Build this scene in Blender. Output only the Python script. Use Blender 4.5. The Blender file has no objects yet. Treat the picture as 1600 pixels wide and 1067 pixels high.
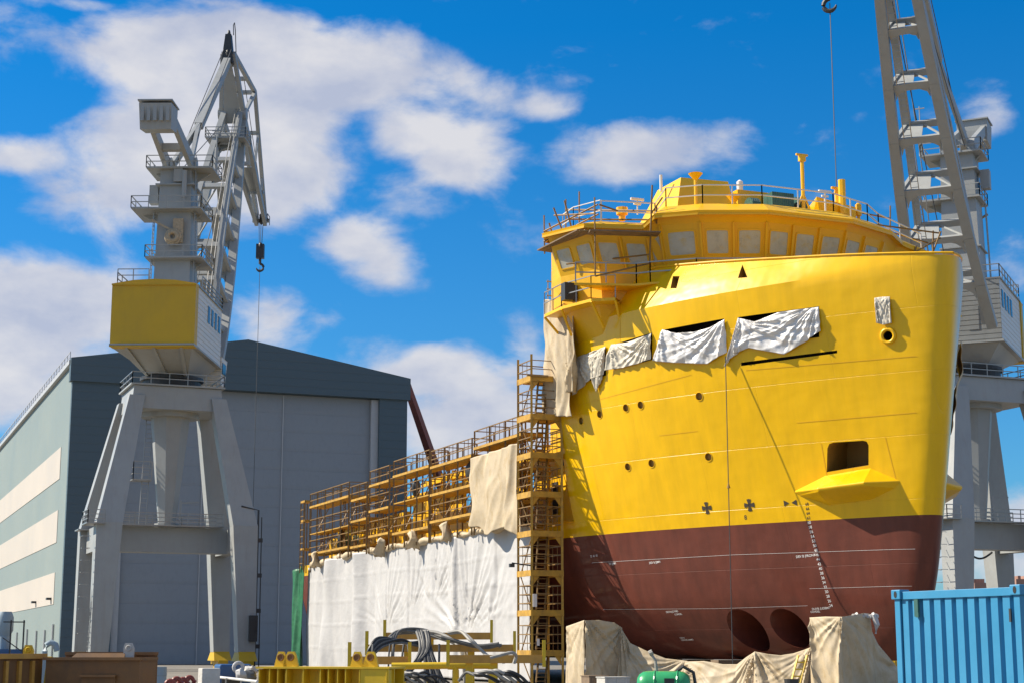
import bpy, bmesh, math, random
from mathutils import Vector, Matrix, noise
from mathutils.bvhtree import BVHTree
random.seed(7)
sc = bpy.context.scene
COL = sc.collection
R = math.radians

# ------------------------------------------------------------------ camera
F = 2600.0; TH = math.atan(478.5/2600.0); H = 1.85
cam_d = bpy.data.cameras.new('camera'); cam = bpy.data.objects.new('camera', cam_d); COL.objects.link(cam)
cam_d.sensor_width = 36; cam_d.lens = 36*F/1600; cam_d.clip_start = 0.5; cam_d.clip_end = 20000
cam.location = (0, 0, H); cam.rotation_euler = (math.pi/2+TH, 0, 0)
sc.camera = cam
sc.render.resolution_x = 1024; sc.render.resolution_y = 682
sc.view_settings.view_transform = 'Standard'; sc.view_settings.look = 'None'
sc.view_settings.exposure = 0.62; sc.view_settings.gamma = 1

# ------------------------------------------------------------------ sun
SUN_EL = R(40); SUN_DIR = Vector((-.98, .17, 0)).normalized()      # horizontal direction towards the sun
tosun = Vector((SUN_DIR.x*math.cos(SUN_EL), SUN_DIR.y*math.cos(SUN_EL), math.sin(SUN_EL)))
sd = bpy.data.lights.new('sun', 'SUN'); sd.energy = 5.0; sd.angle = R(0.5); sd.color = (1, .91, .76)
so = bpy.data.objects.new('sun', sd); COL.objects.link(so)
so.rotation_euler = tosun.to_track_quat('Z', 'Y').to_euler(); so.location = (-60, 20, 90)

# ------------------------------------------------------------------ sky
def direction(u, v):
    x = (u-800)/F; y = (533.5-v)/F
    return Vector((x, math.cos(TH)-y*math.sin(TH), math.sin(TH)+y*math.cos(TH)))
def azel(u, v):
    d = direction(u, v).normalized()
    return math.atan2(d.x, d.y), math.asin(d.z)
w = bpy.data.worlds.new('World'); sc.world = w; w.use_nodes = True
nt = w.node_tree; nt.nodes.clear()
N = nt.nodes.new; LK = nt.links.new
def mth(op, a, b=None, c=None):
    n = N('ShaderNodeMath'); n.operation = op
    for i, q in enumerate((a, b, c)):
        if q is None: continue
        if isinstance(q, (int, float)): n.inputs[i].default_value = q
        else: LK(q, n.inputs[i])
    return n.outputs[0]
sky = N('ShaderNodeTexSky'); sky.sky_type = 'NISHITA'; sky.sun_disc = False
sky.sun_elevation = SUN_EL; sky.sun_rotation = math.atan2(SUN_DIR.x, SUN_DIR.y)
sky.air_density = 1.0; sky.dust_density = 0.3; sky.ozone_density = 2.5
tint = N('ShaderNodeMix'); tint.data_type = 'RGBA'; tint.blend_type = 'MULTIPLY'; tint.inputs[0].default_value = 1
LK(sky.outputs[0], tint.inputs[6])
tc0 = N('ShaderNodeTexCoord'); sp0 = N('ShaderNodeSeparateXYZ'); LK(tc0.outputs['Generated'], sp0.inputs[0])
tr = N('ShaderNodeValToRGB'); LK(sp0.outputs[2], tr.inputs[0]); tr.color_ramp.elements[0].position = .0; tr.color_ramp.elements[0].color = (.42, .86, 1.22, 1)
tr.color_ramp.elements[1].position = .36; tr.color_ramp.elements[1].color = (.03, .82, 1.42, 1); LK(tr.outputs[0], tint.inputs[7])
tc = N('ShaderNodeTexCoord'); sep = N('ShaderNodeSeparateXYZ'); LK(tc.outputs['Generated'], sep.inputs[0])
az = mth('ARCTAN2', sep.outputs[0], sep.outputs[1]); el = mth('ARCSINE', sep.outputs[2])
cmb = N('ShaderNodeCombineXYZ'); LK(az, cmb.inputs[0]); LK(el, cmb.inputs[1])
# centre u, v, radius u, radius v, weight : where the cloud banks of the day stand
BLOBS = [(340,105,220,85,1.4),(520,110,200,70,1.2),(400,60,160,40,1.1),(700,130,110,70,.9),(250,250,140,95,1.2),(420,220,150,125,1.3),(640,200,100,60,1.0),
         (720,240,100,70,.85),(560,380,90,55,.85),(600,420,60,45,.8),(70,500,150,110,1.25),(20,600,90,70,.9),
         (40,240,90,32,.8),(150,330,110,60,.8),(420,500,80,60,.75),(680,590,130,55,1.05),(740,660,140,80,1.15),
         (1000,240,130,55,1.0),(1080,220,100,45,.95),(800,380,90,45,.65),(600,560,90,40,.7),(850,170,70,22,.6),
         (1555,190,50,35,.75),(1580,430,60,40,.6),(120,5,80,14,.7),(330,5,80,12,.6),(1580,840,160,90,.85),(500,495,60,30,.6),
         (820,560,60,60,.7),(620,300,120,60,.5)]
acc = None
for (u, v, ru, rv, wt) in BLOBS:
    a0, e0 = azel(u, v)
    s1 = N('ShaderNodeVectorMath'); s1.operation = 'SUBTRACT'; LK(cmb.outputs[0], s1.inputs[0]); s1.inputs[1].default_value = (a0, e0, 0)
    s2 = N('ShaderNodeVectorMath'); s2.operation = 'MULTIPLY'; LK(s1.outputs[0], s2.inputs[0]); s2.inputs[1].default_value = (F/ru/1.45, F/rv/1.45, 0)
    s3 = N('ShaderNodeVectorMath'); s3.operation = 'LENGTH'; LK(s2.outputs[0], s3.inputs[0])
    mr = N('ShaderNodeMapRange'); mr.interpolation_type = 'SMOOTHSTEP'; LK(s3.outputs[1], mr.inputs[0])
    mr.inputs[1].default_value = 0; mr.inputs[2].default_value = 1.25; mr.inputs[3].default_value = wt; mr.inputs[4].default_value = 0
    acc = mr.outputs[0] if acc is None else mth('SMOOTH_MAX', acc, mr.outputs[0], .15)
# unseen clouds added round the rest of the sky to whiten the ambient light
behind = N('ShaderNodeMapRange'); LK(sep.outputs[1], behind.inputs[0])
behind.inputs[1].default_value = .8; behind.inputs[2].default_value = .5; behind.inputs[3].default_value = 0; behind.inputs[4].default_value = .52
acc = mth('MAXIMUM', acc, behind.outputs[0])
def cn(scale, det, rough, dist=0.0):
    m = N('ShaderNodeMapping'); m.inputs['Scale'].default_value = (1, 1.7, 1); LK(cmb.outputs[0], m.inputs[0])
    n = N('ShaderNodeTexNoise'); LK(m.outputs[0], n.inputs['Vector'])
    n.inputs['Scale'].default_value = scale; n.inputs['Detail'].default_value = det; n.inputs['Roughness'].default_value = rough
    n.inputs['Distortion'].default_value = dist
    return n.outputs[0]
big = cn(14, 10, .57, .2)
den = mth('ADD', acc, mth('MULTIPLY', mth('SUBTRACT', big, .5), 1.9))
cov = N('ShaderNodeMapRange'); cov.interpolation_type = 'SMOOTHSTEP'; LK(den, cov.inputs[0])
cov.inputs[1].default_value = .25; cov.inputs[2].default_value = .88; cov.inputs[3].default_value = 0; cov.inputs[4].default_value = .93
shade = cn(13, 7, .55)
ramp = N('ShaderNodeValToRGB'); LK(shade, ramp.inputs[0])
ramp.color_ramp.elements[0].position = .35; ramp.color_ramp.elements[0].color = (4.9, 5.3, 6.6, 1)
ramp.color_ramp.elements[1].position = .62; ramp.color_ramp.elements[1].color = (7.6, 7.5, 7.7, 1)
mx = N('ShaderNodeMix'); mx.data_type = 'RGBA'; LK(cov.outputs[0], mx.inputs[0]); LK(tint.outputs[2], mx.inputs[6]); LK(ramp.outputs[0], mx.inputs[7])
bg = N('ShaderNodeBackground'); LK(mx.outputs[2], bg.inputs[0]); bg.inputs[1].default_value = 0.066
wo = N('ShaderNodeOutputWorld'); LK(bg.outputs[0], wo.inputs[0])

# ------------------------------------------------------------------ yard axes, measuring helpers
PH = R(21.9)
A = Vector((-math.sin(PH), math.cos(PH), 0))     # away along the slipway (bow to stern)
S = Vector((math.cos(PH), math.sin(PH), 0))      # across it, to the right
Z = Vector((0, 0, 1))
O = Vector((18.3, 72.8, 0))
CAM = Vector((0, 0, H))
def SW(a, s, z): return O + A*a + S*s + Z*z
def at(u, v, Y):
    d = direction(u, v); return CAM + d*(Y/d.y)
def at_z(u, v, z):
    d = direction(u, v); return CAM + d*((z-H)/d.z)
def at_s(u, v, s):
    d = direction(u, v); t = (s - (CAM-O).dot(S))/d.dot(S); return CAM + d*t

# ------------------------------------------------------------------ materials
MATS = {}
def mat(name, col, rough=.55, metal=0.0, var=.12, scale=1.2, bump=.0, bscale=20, streak=0.0, streak_col=(.12,.06,.03), siding=None, spec=.5, coat=0, stretch=.16, sat2=None):
    if name in MATS: return MATS[name]
    m = bpy.data.materials.new(name); m.use_nodes = True
    t = m.node_tree; b = t.nodes['Principled BSDF']; n = t.nodes.new; l = t.links.new
    b.inputs['Roughness'].default_value = rough; b.inputs['Metallic'].default_value = metal
    b.inputs['Specular IOR Level'].default_value = spec
    if coat: b.inputs['Coat Weight'].default_value = coat; b.inputs['Coat Roughness'].default_value = .12
    g = n('ShaderNodeNewGeometry')
    nz = n('ShaderNodeTexNoise'); nz.inputs['Scale'].default_value = scale; nz.inputs['Detail'].default_value = 5; nz.inputs['Roughness'].default_value = .65
    l(g.outputs['Position'], nz.inputs['Vector'])
    r = n('ShaderNodeMapRange'); l(nz.outputs[0], r.inputs[0]); r.inputs[1].default_value = .25; r.inputs[2].default_value = .75
    r.inputs[3].default_value = 1-var; r.inputs[4].default_value = 1+var
    vm = n('ShaderNodeVectorMath'); vm.operation = 'SCALE'; vm.inputs[0].default_value = col; l(r.outputs[0], vm.inputs['Scale'])
    cur = vm.outputs[0]
    if streak:
        mp = n('ShaderNodeMapping'); mp.inputs['Scale'].default_value = (1, 1, stretch); l(g.outputs['Position'], mp.inputs[0])
        n2 = n('ShaderNodeTexNoise'); n2.inputs['Scale'].default_value = 2.2; n2.inputs['Detail'].default_value = 7; n2.inputs['Roughness'].default_value = .7
        l(mp.outputs[0], n2.inputs['Vector'])
        r2 = n('ShaderNodeMapRange'); l(n2.outputs[0], r2.inputs[0]); r2.inputs[1].default_value = .5; r2.inputs[2].default_value = .75; r2.inputs[3].default_value = 0; r2.inputs[4].default_value = streak
        mx = n('ShaderNodeMix'); mx.data_type = 'RGBA'; l(r2.outputs[0], mx.inputs[0]); l(cur, mx.inputs[6]); mx.inputs[7].default_value = (*streak_col, 1)
        cur = mx.outputs[2]
    l(cur, b.inputs['Base Color'])
    rr = n('ShaderNodeMapRange'); l(nz.outputs[0], rr.inputs[0]); rr.inputs[1].default_value = .3; rr.inputs[2].default_value = .7
    rr.inputs[3].default_value = max(.03, rough-.08); rr.inputs[4].default_value = min(1, rough+.1); l(rr.outputs[0], b.inputs['Roughness'])
    hgt = None
    if bump:
        nb = n('ShaderNodeTexNoise'); nb.inputs['Scale'].default_value = bscale; nb.inputs['Detail'].default_value = 4; l(g.outputs['Position'], nb.inputs['Vector'])
        bp = n('ShaderNodeBump'); bp.inputs['Strength'].default_value = bump; bp.inputs['Distance'].default_value = .05; l(nb.outputs[0], bp.inputs['Height']); hgt = bp
    if siding:                      # (axis vector, period): corrugated or lapped sheet
        ax, per, dep = siding
        d = n('ShaderNodeVectorMath'); d.operation = 'DOT_PRODUCT'; l(g.outputs['Position'], d.inputs[0]); d.inputs[1].default_value = ax
        q = n('ShaderNodeMath'); q.operation = 'DIVIDE'; l(d.outputs['Value'], q.inputs[0]); q.inputs[1].default_value = per
        fr = n('ShaderNodeMath'); fr.operation = 'FRACT'; l(q.outputs[0], fr.inputs[0])
        rp = n('ShaderNodeMapRange'); l(fr.outputs[0], rp.inputs[0]); rp.inputs[1].default_value = .0; rp.inputs[2].default_value = .16
        bp2 = n('ShaderNodeBump'); bp2.inputs['Strength'].default_value = 1; bp2.inputs['Distance'].default_value = dep; l(rp.outputs[0], bp2.inputs['Height'])
        if hgt: l(hgt.outputs[0], bp2.inputs['Normal'])
        hgt = bp2
    if hgt: l(hgt.outputs[0], b.inputs['Normal'])
    MATS[name] = m; return m

M = {}
M['ground'] = mat('ground', (.19,.17,.14), .9, var=.25, scale=.35, bump=.4, bscale=6)
M['crane'] = mat('crane grey', (.315,.325,.32), .5, var=.08, scale=.5, streak=.3, streak_col=(.24,.20,.16))
M['cranewhite'] = mat('crane house white', (.62,.62,.60), .5, var=.06, streak=.2, streak_col=(.45,.4,.35), siding=((0,0,1), .42, .05))
M['houseshade'] = mat('house front shade', (.24,.25,.25), .5, var=.08, scale=.6, streak=.25, streak_col=(.13,.12,.10), siding=((0,0,1), .42, .05))  # shade painted in: darker grey for the unlit front of the white house
M['craneyellow'] = mat('crane yellow', (.55,.34,.008), .5, var=.08, scale=.4, streak=.15, streak_col=(.25,.17,.03))
M['dark'] = mat('dark steel', (.035,.035,.035), .5, var=.3)
M['winch'] = mat('winch rope', (.38,.30,.20), .7, var=.3, scale=5)
M['cable'] = mat('cable', (.06,.06,.06), .5, var=.1)
M['glassdark'] = mat('dark glass', (.03,.04,.05), .08, var=.1)
M['rust'] = mat('rusty boom', (.22,.06,.04), .6, var=.2, streak=.3)
M['hallside'] = mat('hall side sheet', (.22,.265,.25), .6, var=.05, scale=.08, streak=.3, streak_col=(.30,.31,.27), siding=(tuple(A), 1.1, .05), stretch=.05)
M['hallstripe'] = mat('hall stripe', (.51,.455,.39), .6, var=.04, scale=.1, siding=(tuple(A), 1.1, .03))
M['halldark'] = mat('hall dark sheet', (.070,.105,.125), .55, var=.06, scale=.1, siding=((0,0,1), 1.0, .02))
M['halldoor'] = mat('hall door sheet', (.255,.275,.295), .6, var=.05, scale=.09, siding=((0,0,1), 2.3, .03), streak=.18, streak_col=(.12,.13,.15), stretch=.5)
M['halltrim'] = mat('hall trim', (.42,.42,.42), .5, var=.06)
M['roof'] = mat('hall roof', (.45,.47,.47), .5, var=.05)
M['scaffold'] = mat('scaffold steel', (.22,.125,.035), .5, metal=.0, var=.35, scale=3)
M['scafplank'] = mat('scaffold toe board', (.47,.26,.03), .6, var=.35, scale=2.0, streak=.6, streak_col=(.15,.08,.03), stretch=1)
M['galv'] = mat('galvanised tube', (.32,.31,.29), .4, metal=.5, var=.2)
M['tarpwhite'] = mat('white tarp', (.47,.455,.44), .55, var=.05, scale=.8, bump=.5, bscale=3, streak=.12, streak_col=(.5,.47,.42), stretch=6)
M['tarpbeige'] = mat('beige tarp', (.50,.40,.26), .6, var=.14, scale=1.1, bump=.15, bscale=5, streak=.75, streak_col=(.36,.24,.09), stretch=.6)
M['tarplight'] = mat('pale cream sheet', (.60,.54,.43), .5, var=.1, scale=1.5, bump=.15, bscale=6, streak=.25, streak_col=(.45,.36,.22), stretch=.6)
M['tarpsilver'] = mat('silver sheet', (.70,.67,.64), .38, metal=.1, var=.08, scale=2, bump=.25, bscale=6)
M['tarpgreen'] = mat('green tarp', (.012,.13,.048), .5, var=.25, scale=2, bump=.4, bscale=4)
M['container'] = mat('container blue', (.036,.23,.41), .42, var=.07, scale=1.5, streak=.16, streak_col=(.10,.2,.28), bump=.05, bscale=8)
M['skip'] = mat('skip brown', (.20,.095,.03), .6, var=.25, scale=2, streak=.55, streak_col=(.09,.05,.03))
M['skiprim'] = mat('skip rim orange', (.55,.28,.05), .55, var=.2, scale=3, streak=.3)
M['rackyellow'] = mat('rack yellow', (.70,.46,.015), .45, var=.12, scale=2, streak=.3, streak_col=(.25,.15,.04))
M['hose'] = mat('hose grey', (.13,.125,.115), .6, var=.4, scale=8)
M['hoseblack'] = mat('hose black', (.025,.025,.025), .5, var=.3, scale=8)
M['hosepale'] = mat('hose pale', (.34,.32,.28), .6, var=.3, scale=8)
M['tank'] = mat('tank green', (.035,.33,.12), .3, var=.12, scale=2)
M['concrete'] = mat('concrete', (.5,.48,.44), .85, var=.15, scale=4, bump=.3, bscale=15)
M['blue'] = mat('blue machine', (.03,.09,.22), .4, var=.2)
M['red'] = mat('red machine', (.25,.05,.035), .5, var=.3)
M['zinc'] = mat('zinc duct', (.24,.31,.35), .5, metal=.0, var=.1)
M['paintwhite'] = mat('white marking', (.78,.74,.70), .6, var=.15, scale=20)
M['paintdark'] = mat('dark marking', (.05,.035,.02), .6, var=.2)
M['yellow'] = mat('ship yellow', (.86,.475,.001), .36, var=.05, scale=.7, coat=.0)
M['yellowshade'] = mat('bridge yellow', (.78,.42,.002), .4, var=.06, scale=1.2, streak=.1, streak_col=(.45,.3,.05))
M['masked'] = mat('masked pane', (.44,.43,.36), .3, var=.2, streak=.75, streak_col=(.50,.34,.05), stretch=1, scale=1.2, bump=.15, bscale=5)
M['acgreen'] = mat('machine green', (.04,.11,.09), .4, var=.2, siding=((1,0,0), .12, .03))
M['inside'] = mat('dark interior', (.018,.016,.015), .8, var=.2)
M['bare'] = mat('porthole blank', (.30,.17,.035), .5, var=.2)
M['silver'] = mat('steel mast', (.7,.68,.64), .35, var=.1)
M['hillgreen'] = mat('far trees', (.05,.08,.035), .9, var=.4, scale=.2)
M['shed'] = mat('far shed', (.35,.2,.15), .8, var=.3, scale=.2)
M['wood'] = mat('keel blocks', (.20,.14,.09), .85, var=.35, scale=2)

def hull_material():
    m = bpy.data.materials.new('ship hull paint'); m.use_nodes = True
    t = m.node_tree; b = t.nodes['Principled BSDF']; n = t.nodes.new; l = t.links.new
    g = n('ShaderNodeNewGeometry'); sp = n('ShaderNodeSeparateXYZ'); l(g.outputs['Position'], sp.inputs[0])
    # ship coordinates: (run along the axis, height)
    d = n('ShaderNodeVectorMath'); d.operation = 'DOT_PRODUCT'; l(g.outputs['Position'], d.inputs[0]); d.inputs[1].default_value = tuple(A)
    cb = n('ShaderNodeCombineXYZ'); l(d.outputs['Value'], cb.inputs[0]); l(sp.outputs[2], cb.inputs[1])
    nz = n('ShaderNodeTexNoise'); nz.inputs['Scale'].default_value = .5; nz.inputs['Detail'].default_value = 5; l(g.outputs['Position'], nz.inputs['Vector'])
    mp = n('ShaderNodeMapping'); mp.inputs['Scale'].default_value = (1, 1, .12); l(g.outputs['Position'], mp.inputs[0])
    ns = n('ShaderNodeTexNoise'); ns.inputs['Scale'].default_value = 1.6; ns.inputs['Detail'].default_value = 6; ns.inputs['Roughness'].default_value = .6; l(mp.outputs[0], ns.inputs['Vector'])
    def rng(o, a, bb, c, dd):
        r = n('ShaderNodeMapRange'); l(o, r.inputs[0]); r.inputs[1].default_value = a; r.inputs[2].default_value = bb; r.inputs[3].default_value = c; r.inputs[4].default_value = dd; return r.outputs[0]
    def scaled(c, f):
        v = n('ShaderNodeVectorMath'); v.operation = 'SCALE'; v.inputs[0].default_value = c; l(f, v.inputs['Scale']); return v.outputs[0]
    dirt = rng(ns.outputs[0], .35, .72, 1.03, .88)
    yv = scaled((.87,.495,.001), dirt)
    rv = scaled((.132,.030,.016), rng(ns.outputs[0], .3, .7, .78, 1.22))
    gt = n('ShaderNodeMath'); gt.operation = 'GREATER_THAN'; l(sp.outputs[2], gt.inputs[0]); gt.inputs[1].default_value = 7.55
    mx = n('ShaderNodeMix'); mx.data_type = 'RGBA'; l(gt.outputs[0], mx.inputs[0]); l(rv, mx.inputs[6]); l(yv, mx.inputs[7])
    # slight welding lines between the plates
    br = n('ShaderNodeTexBrick'); l(cb.outputs[0], br.inputs['Vector']); br.inputs['Scale'].default_value = 1
    br.inputs['Brick Width'].default_value = 7.0; br.inputs['Row Height'].default_value = 2.75; br.inputs['Mortar Size'].default_value = .014; br.inputs['Mortar Smooth'].default_value = .6
    br.inputs['Color1'].default_value = (1,1,1,1); br.inputs['Color2'].default_value = (.9,.9,.9,1); br.inputs['Mortar'].default_value = (.0,.0,.0,1)
    b1 = n('ShaderNodeBump'); b1.inputs['Strength'].default_value = .55; b1.inputs['Distance'].default_value = .02; l(br.outputs['Color'], b1.inputs['Height'])
    # plates drawn in a little between the frames
    wv = n('ShaderNodeTexNoise'); wv.inputs['Scale'].default_value = .8; wv.inputs['Detail'].default_value = 2; l(cb.outputs[0], wv.inputs['Vector'])
    b2 = n('ShaderNodeBump'); b2.inputs['Strength'].default_value = .75; b2.inputs['Distance'].default_value = .05; l(wv.outputs[0], b2.inputs['Height']); l(b1.outputs[0], b2.inputs['Normal'])
    l(b2.outputs[0], b.inputs['Normal'])
    l(mx.outputs[2], b.inputs['Base Color']); b.inputs['Specular IOR Level'].default_value = .32
    ro = n('ShaderNodeMix'); ro.data_type = 'FLOAT'; l(gt.outputs[0], ro.inputs[0]); ro.inputs[2].default_value = .6; ro.inputs[3].default_value = .30
    l(ro.outputs[0], b.inputs['Roughness']); b.inputs['Coat Weight'].default_value = .30; b.inputs['Coat Roughness'].default_value = .10
    return m
M['hull'] = hull_material()

# ------------------------------------------------------------------ mesh helpers
class MB:
    def __init__(s): s.v = []; s.f = []; s.mi = []; s.cur = 0
    def add(s, vs, fs):
        o = len(s.v); s.v += [Vector(p) for p in vs]
        for f in fs: s.f.append([i+o for i in f]); s.mi.append(s.cur)
        return s
    def box8(s, b, t):        # bottom 4 and top 4 corners
        return s.add(list(b)+list(t), [(3,2,1,0),(4,5,6,7),(0,1,5,4),(1,2,6,5),(2,3,7,6),(3,0,4,7)])
    def obox(s, c, ax, ay, az_, sx, sy, sz):
        c = Vector(c); x = ax*(sx/2); y = ay*(sy/2); z = az_*(sz/2)
        return s.box8([c-x-y-z, c+x-y-z, c+x+y-z, c-x+y-z], [c-x-y+z, c+x-y+z, c+x+y+z, c-x+y+z])
    def beam(s, p, q, w=.1, h=None, up=Z, w2=None, h2=None):
        p = Vector(p); q = Vector(q); h = h or w; w2 = w2 or w; h2 = h2 or h
        d = (q-p)
        if d.length < 1e-6: return s
        d.normalize(); x = d.cross(up)
        if x.length < 1e-3: x = d.cross(Vector((1, 0, 0)))
        x.normalize(); y = x.cross(d).normalized()
        def ring(c, a, b): return [c-x*a/2-y*b/2, c+x*a/2-y*b/2, c+x*a/2+y*b/2, c-x*a/2+y*b/2]
        return s.box8(ring(p, w, h), ring(q, w2, h2))
    def tube(s, pts, r, n=6, cap=True):
        pts = [Vector(p) for p in pts]; k = len(pts); vs = []; fs = []
        up = Z
        for i, p in enumerate(pts):
            d = (pts[min(i+1, k-1)] - pts[max(i-1, 0)])
            d = d.normalized() if d.length > 1e-9 else Z
            x = d.cross(up)
            if x.length < .05: x = d.cross(Vector((1, 0, 0)))
            x.normalize(); y = x.cross(d)
            rr = r[i] if isinstance(r, (list, tuple)) else r
            for j in range(n):
                t = 2*math.pi*j/n; vs.append(p + x*math.cos(t)*rr + y*math.sin(t)*rr)
        for i in range(k-1):
            for j in range(n):
                a = i*n+j; b = i*n+(j+1) % n; fs.append((a, b, b+n, a+n))
        if cap: fs.append(tuple(range(n-1, -1, -1))); fs.append(tuple((k-1)*n+j for j in range(n)))
        return s.add(vs, fs)
    def disc(s, c, nrm, r, n=20, rx=None):
        nrm = nrm.normalized(); x = nrm.cross(Z)
        if x.length < .05: x = Vector((1, 0, 0))
        x.normalize(); y = x.cross(nrm)*-1
        return s.add([c + x*math.cos(2*math.pi*i/n)*(rx or r) + y*math.sin(2*math.pi*i/n)*r for i in range(n)], [tuple(range(n))])
    def torus(s, c, nrm, R1, r2, n=24, m=8):
        nrm = nrm.normalized(); x = nrm.cross(Z)
        if x.length < .05: x = Vector((1, 0, 0))
        x.normalize(); y = nrm.cross(x); vs = []; fs = []
        for i in range(n):
            t = 2*math.pi*i/n; d = x*math.cos(t)+y*math.sin(t)
            for j in range(m):
                q = 2*math.pi*j/m; vs.append(c + d*(R1+r2*math.cos(q)) + nrm*r2*math.sin(q))
        for i in range(n):
            for j in range(m):
                a = i*m+j; b = i*m+(j+1) % m; c2 = ((i+1) % n)*m+(j+1) % m; d2 = ((i+1) % n)*m+j
                fs.append((a, d2, c2, b))
        return s.add(vs, fs)
    def prism(s, poly, ext):
        n = len(poly); poly = [Vector(p) for p in poly]; ext = Vector(ext)
        return s.add(poly+[p+ext for p in poly], [tuple(range(n-1, -1, -1)), tuple(range(n, 2*n))] + [(i, (i+1) % n, (i+1) % n+n, i+n) for i in range(n)])
    def grid(s, rows, flip=False):
        nr = len(rows); nc = len(rows[0]); vs = [p for r_ in rows for p in r_]; fs = []
        for i in range(nr-1):
            for j in range(nc-1):
                a = i*nc+j; q = (a, a+1, a+nc+1, a+nc)
                fs.append(q[::-1] if flip else q)
        return s.add(vs, fs)
    def rail(s, pts, h=1.1, step=1.6, r=.035, mids=1, closed=False):
        pts = [Vector(p) for p in pts]
        if closed: pts = pts+[pts[0]]
        for k in range(len(pts)-1):
            a, b = pts[k], pts[k+1]; L = (b-a).length; n = max(1, round(L/step))
            for i in range(n+1): p = a.lerp(b, i/n); s.beam(p, p+Z*h, r*2)
            for m_ in range(mids+1): hh = h*(m_+1)/(mids+1); s.beam(a+Z*hh, b+Z*hh, r*2)
        return s
    def ladder(s, a, b, side, w=.5, step=.35, r=.03):
        a = Vector(a); b = Vector(b); x = side.normalized()*w/2
        s.beam(a-x, b-x, r*2); s.beam(a+x, b+x, r*2)
        n = int((b-a).length/step)
        for i in range(1, n): p = a.lerp(b, i/n); s.beam(p-x, p+x, r*1.6)
        return s
    def build(s, name, m, parent=None, smooth=False, bevel=0, sharp=None, solid=0):
        if not s.v: return None
        off = parent_origin(parent)
        me = bpy.data.meshes.new(name); me.from_pydata([p-off for p in s.v], [], s.f); me.validate()
        mm = m if isinstance(m, (list, tuple)) else [m]
        for q in mm: me.materials.append(q)
        if len(mm) > 1 and len(me.polygons) == len(s.mi): me.polygons.foreach_set('material_index', s.mi)
        if smooth:
            me.polygons.foreach_set('use_smooth', [True]*len(me.polygons))
            me.set_sharp_from_angle(angle=R(sharp or 40))
        me.update()
        o = bpy.data.objects.new(name, me); COL.objects.link(o)
        if parent: o.parent = parent
        if bevel:
            b = o.modifiers.new('bevel', 'BEVEL'); b.width = bevel; b.segments = 2; b.limit_method = 'ANGLE'
        if solid:
            q = o.modifiers.new('thickness', 'SOLIDIFY'); q.thickness = solid; q.offset = 0
        return o
def parent_origin(o):
    p = Vector((0, 0, 0))
    while o: p = p + o.location; o = o.parent
    return p
def tag(o, label=None, cat=None, group=None, kind=None):
    if label: o['label'] = label
    if cat: o['category'] = cat
    if group: o['group'] = group
    if kind: o['kind'] = kind
    return o
def thing(name, loc, label, cat, group=None):
    o = bpy.data.objects.new(name, None); COL.objects.link(o); o.location = loc; o.empty_display_size = .3
    return tag(o, label, cat, group)
def single(mb, name, m, loc, label, cat, group=None, **k):
    """one mesh that is a thing of its own, its origin at its base"""
    o = mb.build(name, m, None, **k); loc = Vector(loc)
    o.data.transform(Matrix.Translation(-loc)); o.location = loc
    return tag(o, label, cat, group)
def fbm(p, o=4): return noise.fractal(p, 1.0, 2.0, o)
def hv(x, k=0): 
    return noise.noise(Vector((x*1.37+k*17.1, k*3.3, 1.7)))
# ------------------------------------------------------------------ ground
g = MB(); g.add([(-3000,-200,0),(3000,-200,0),(3000,6000,0),(-3000,6000,0)], [(0,1,2,3)])
tag(g.build('ground', M['ground']), kind='structure')

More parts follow.
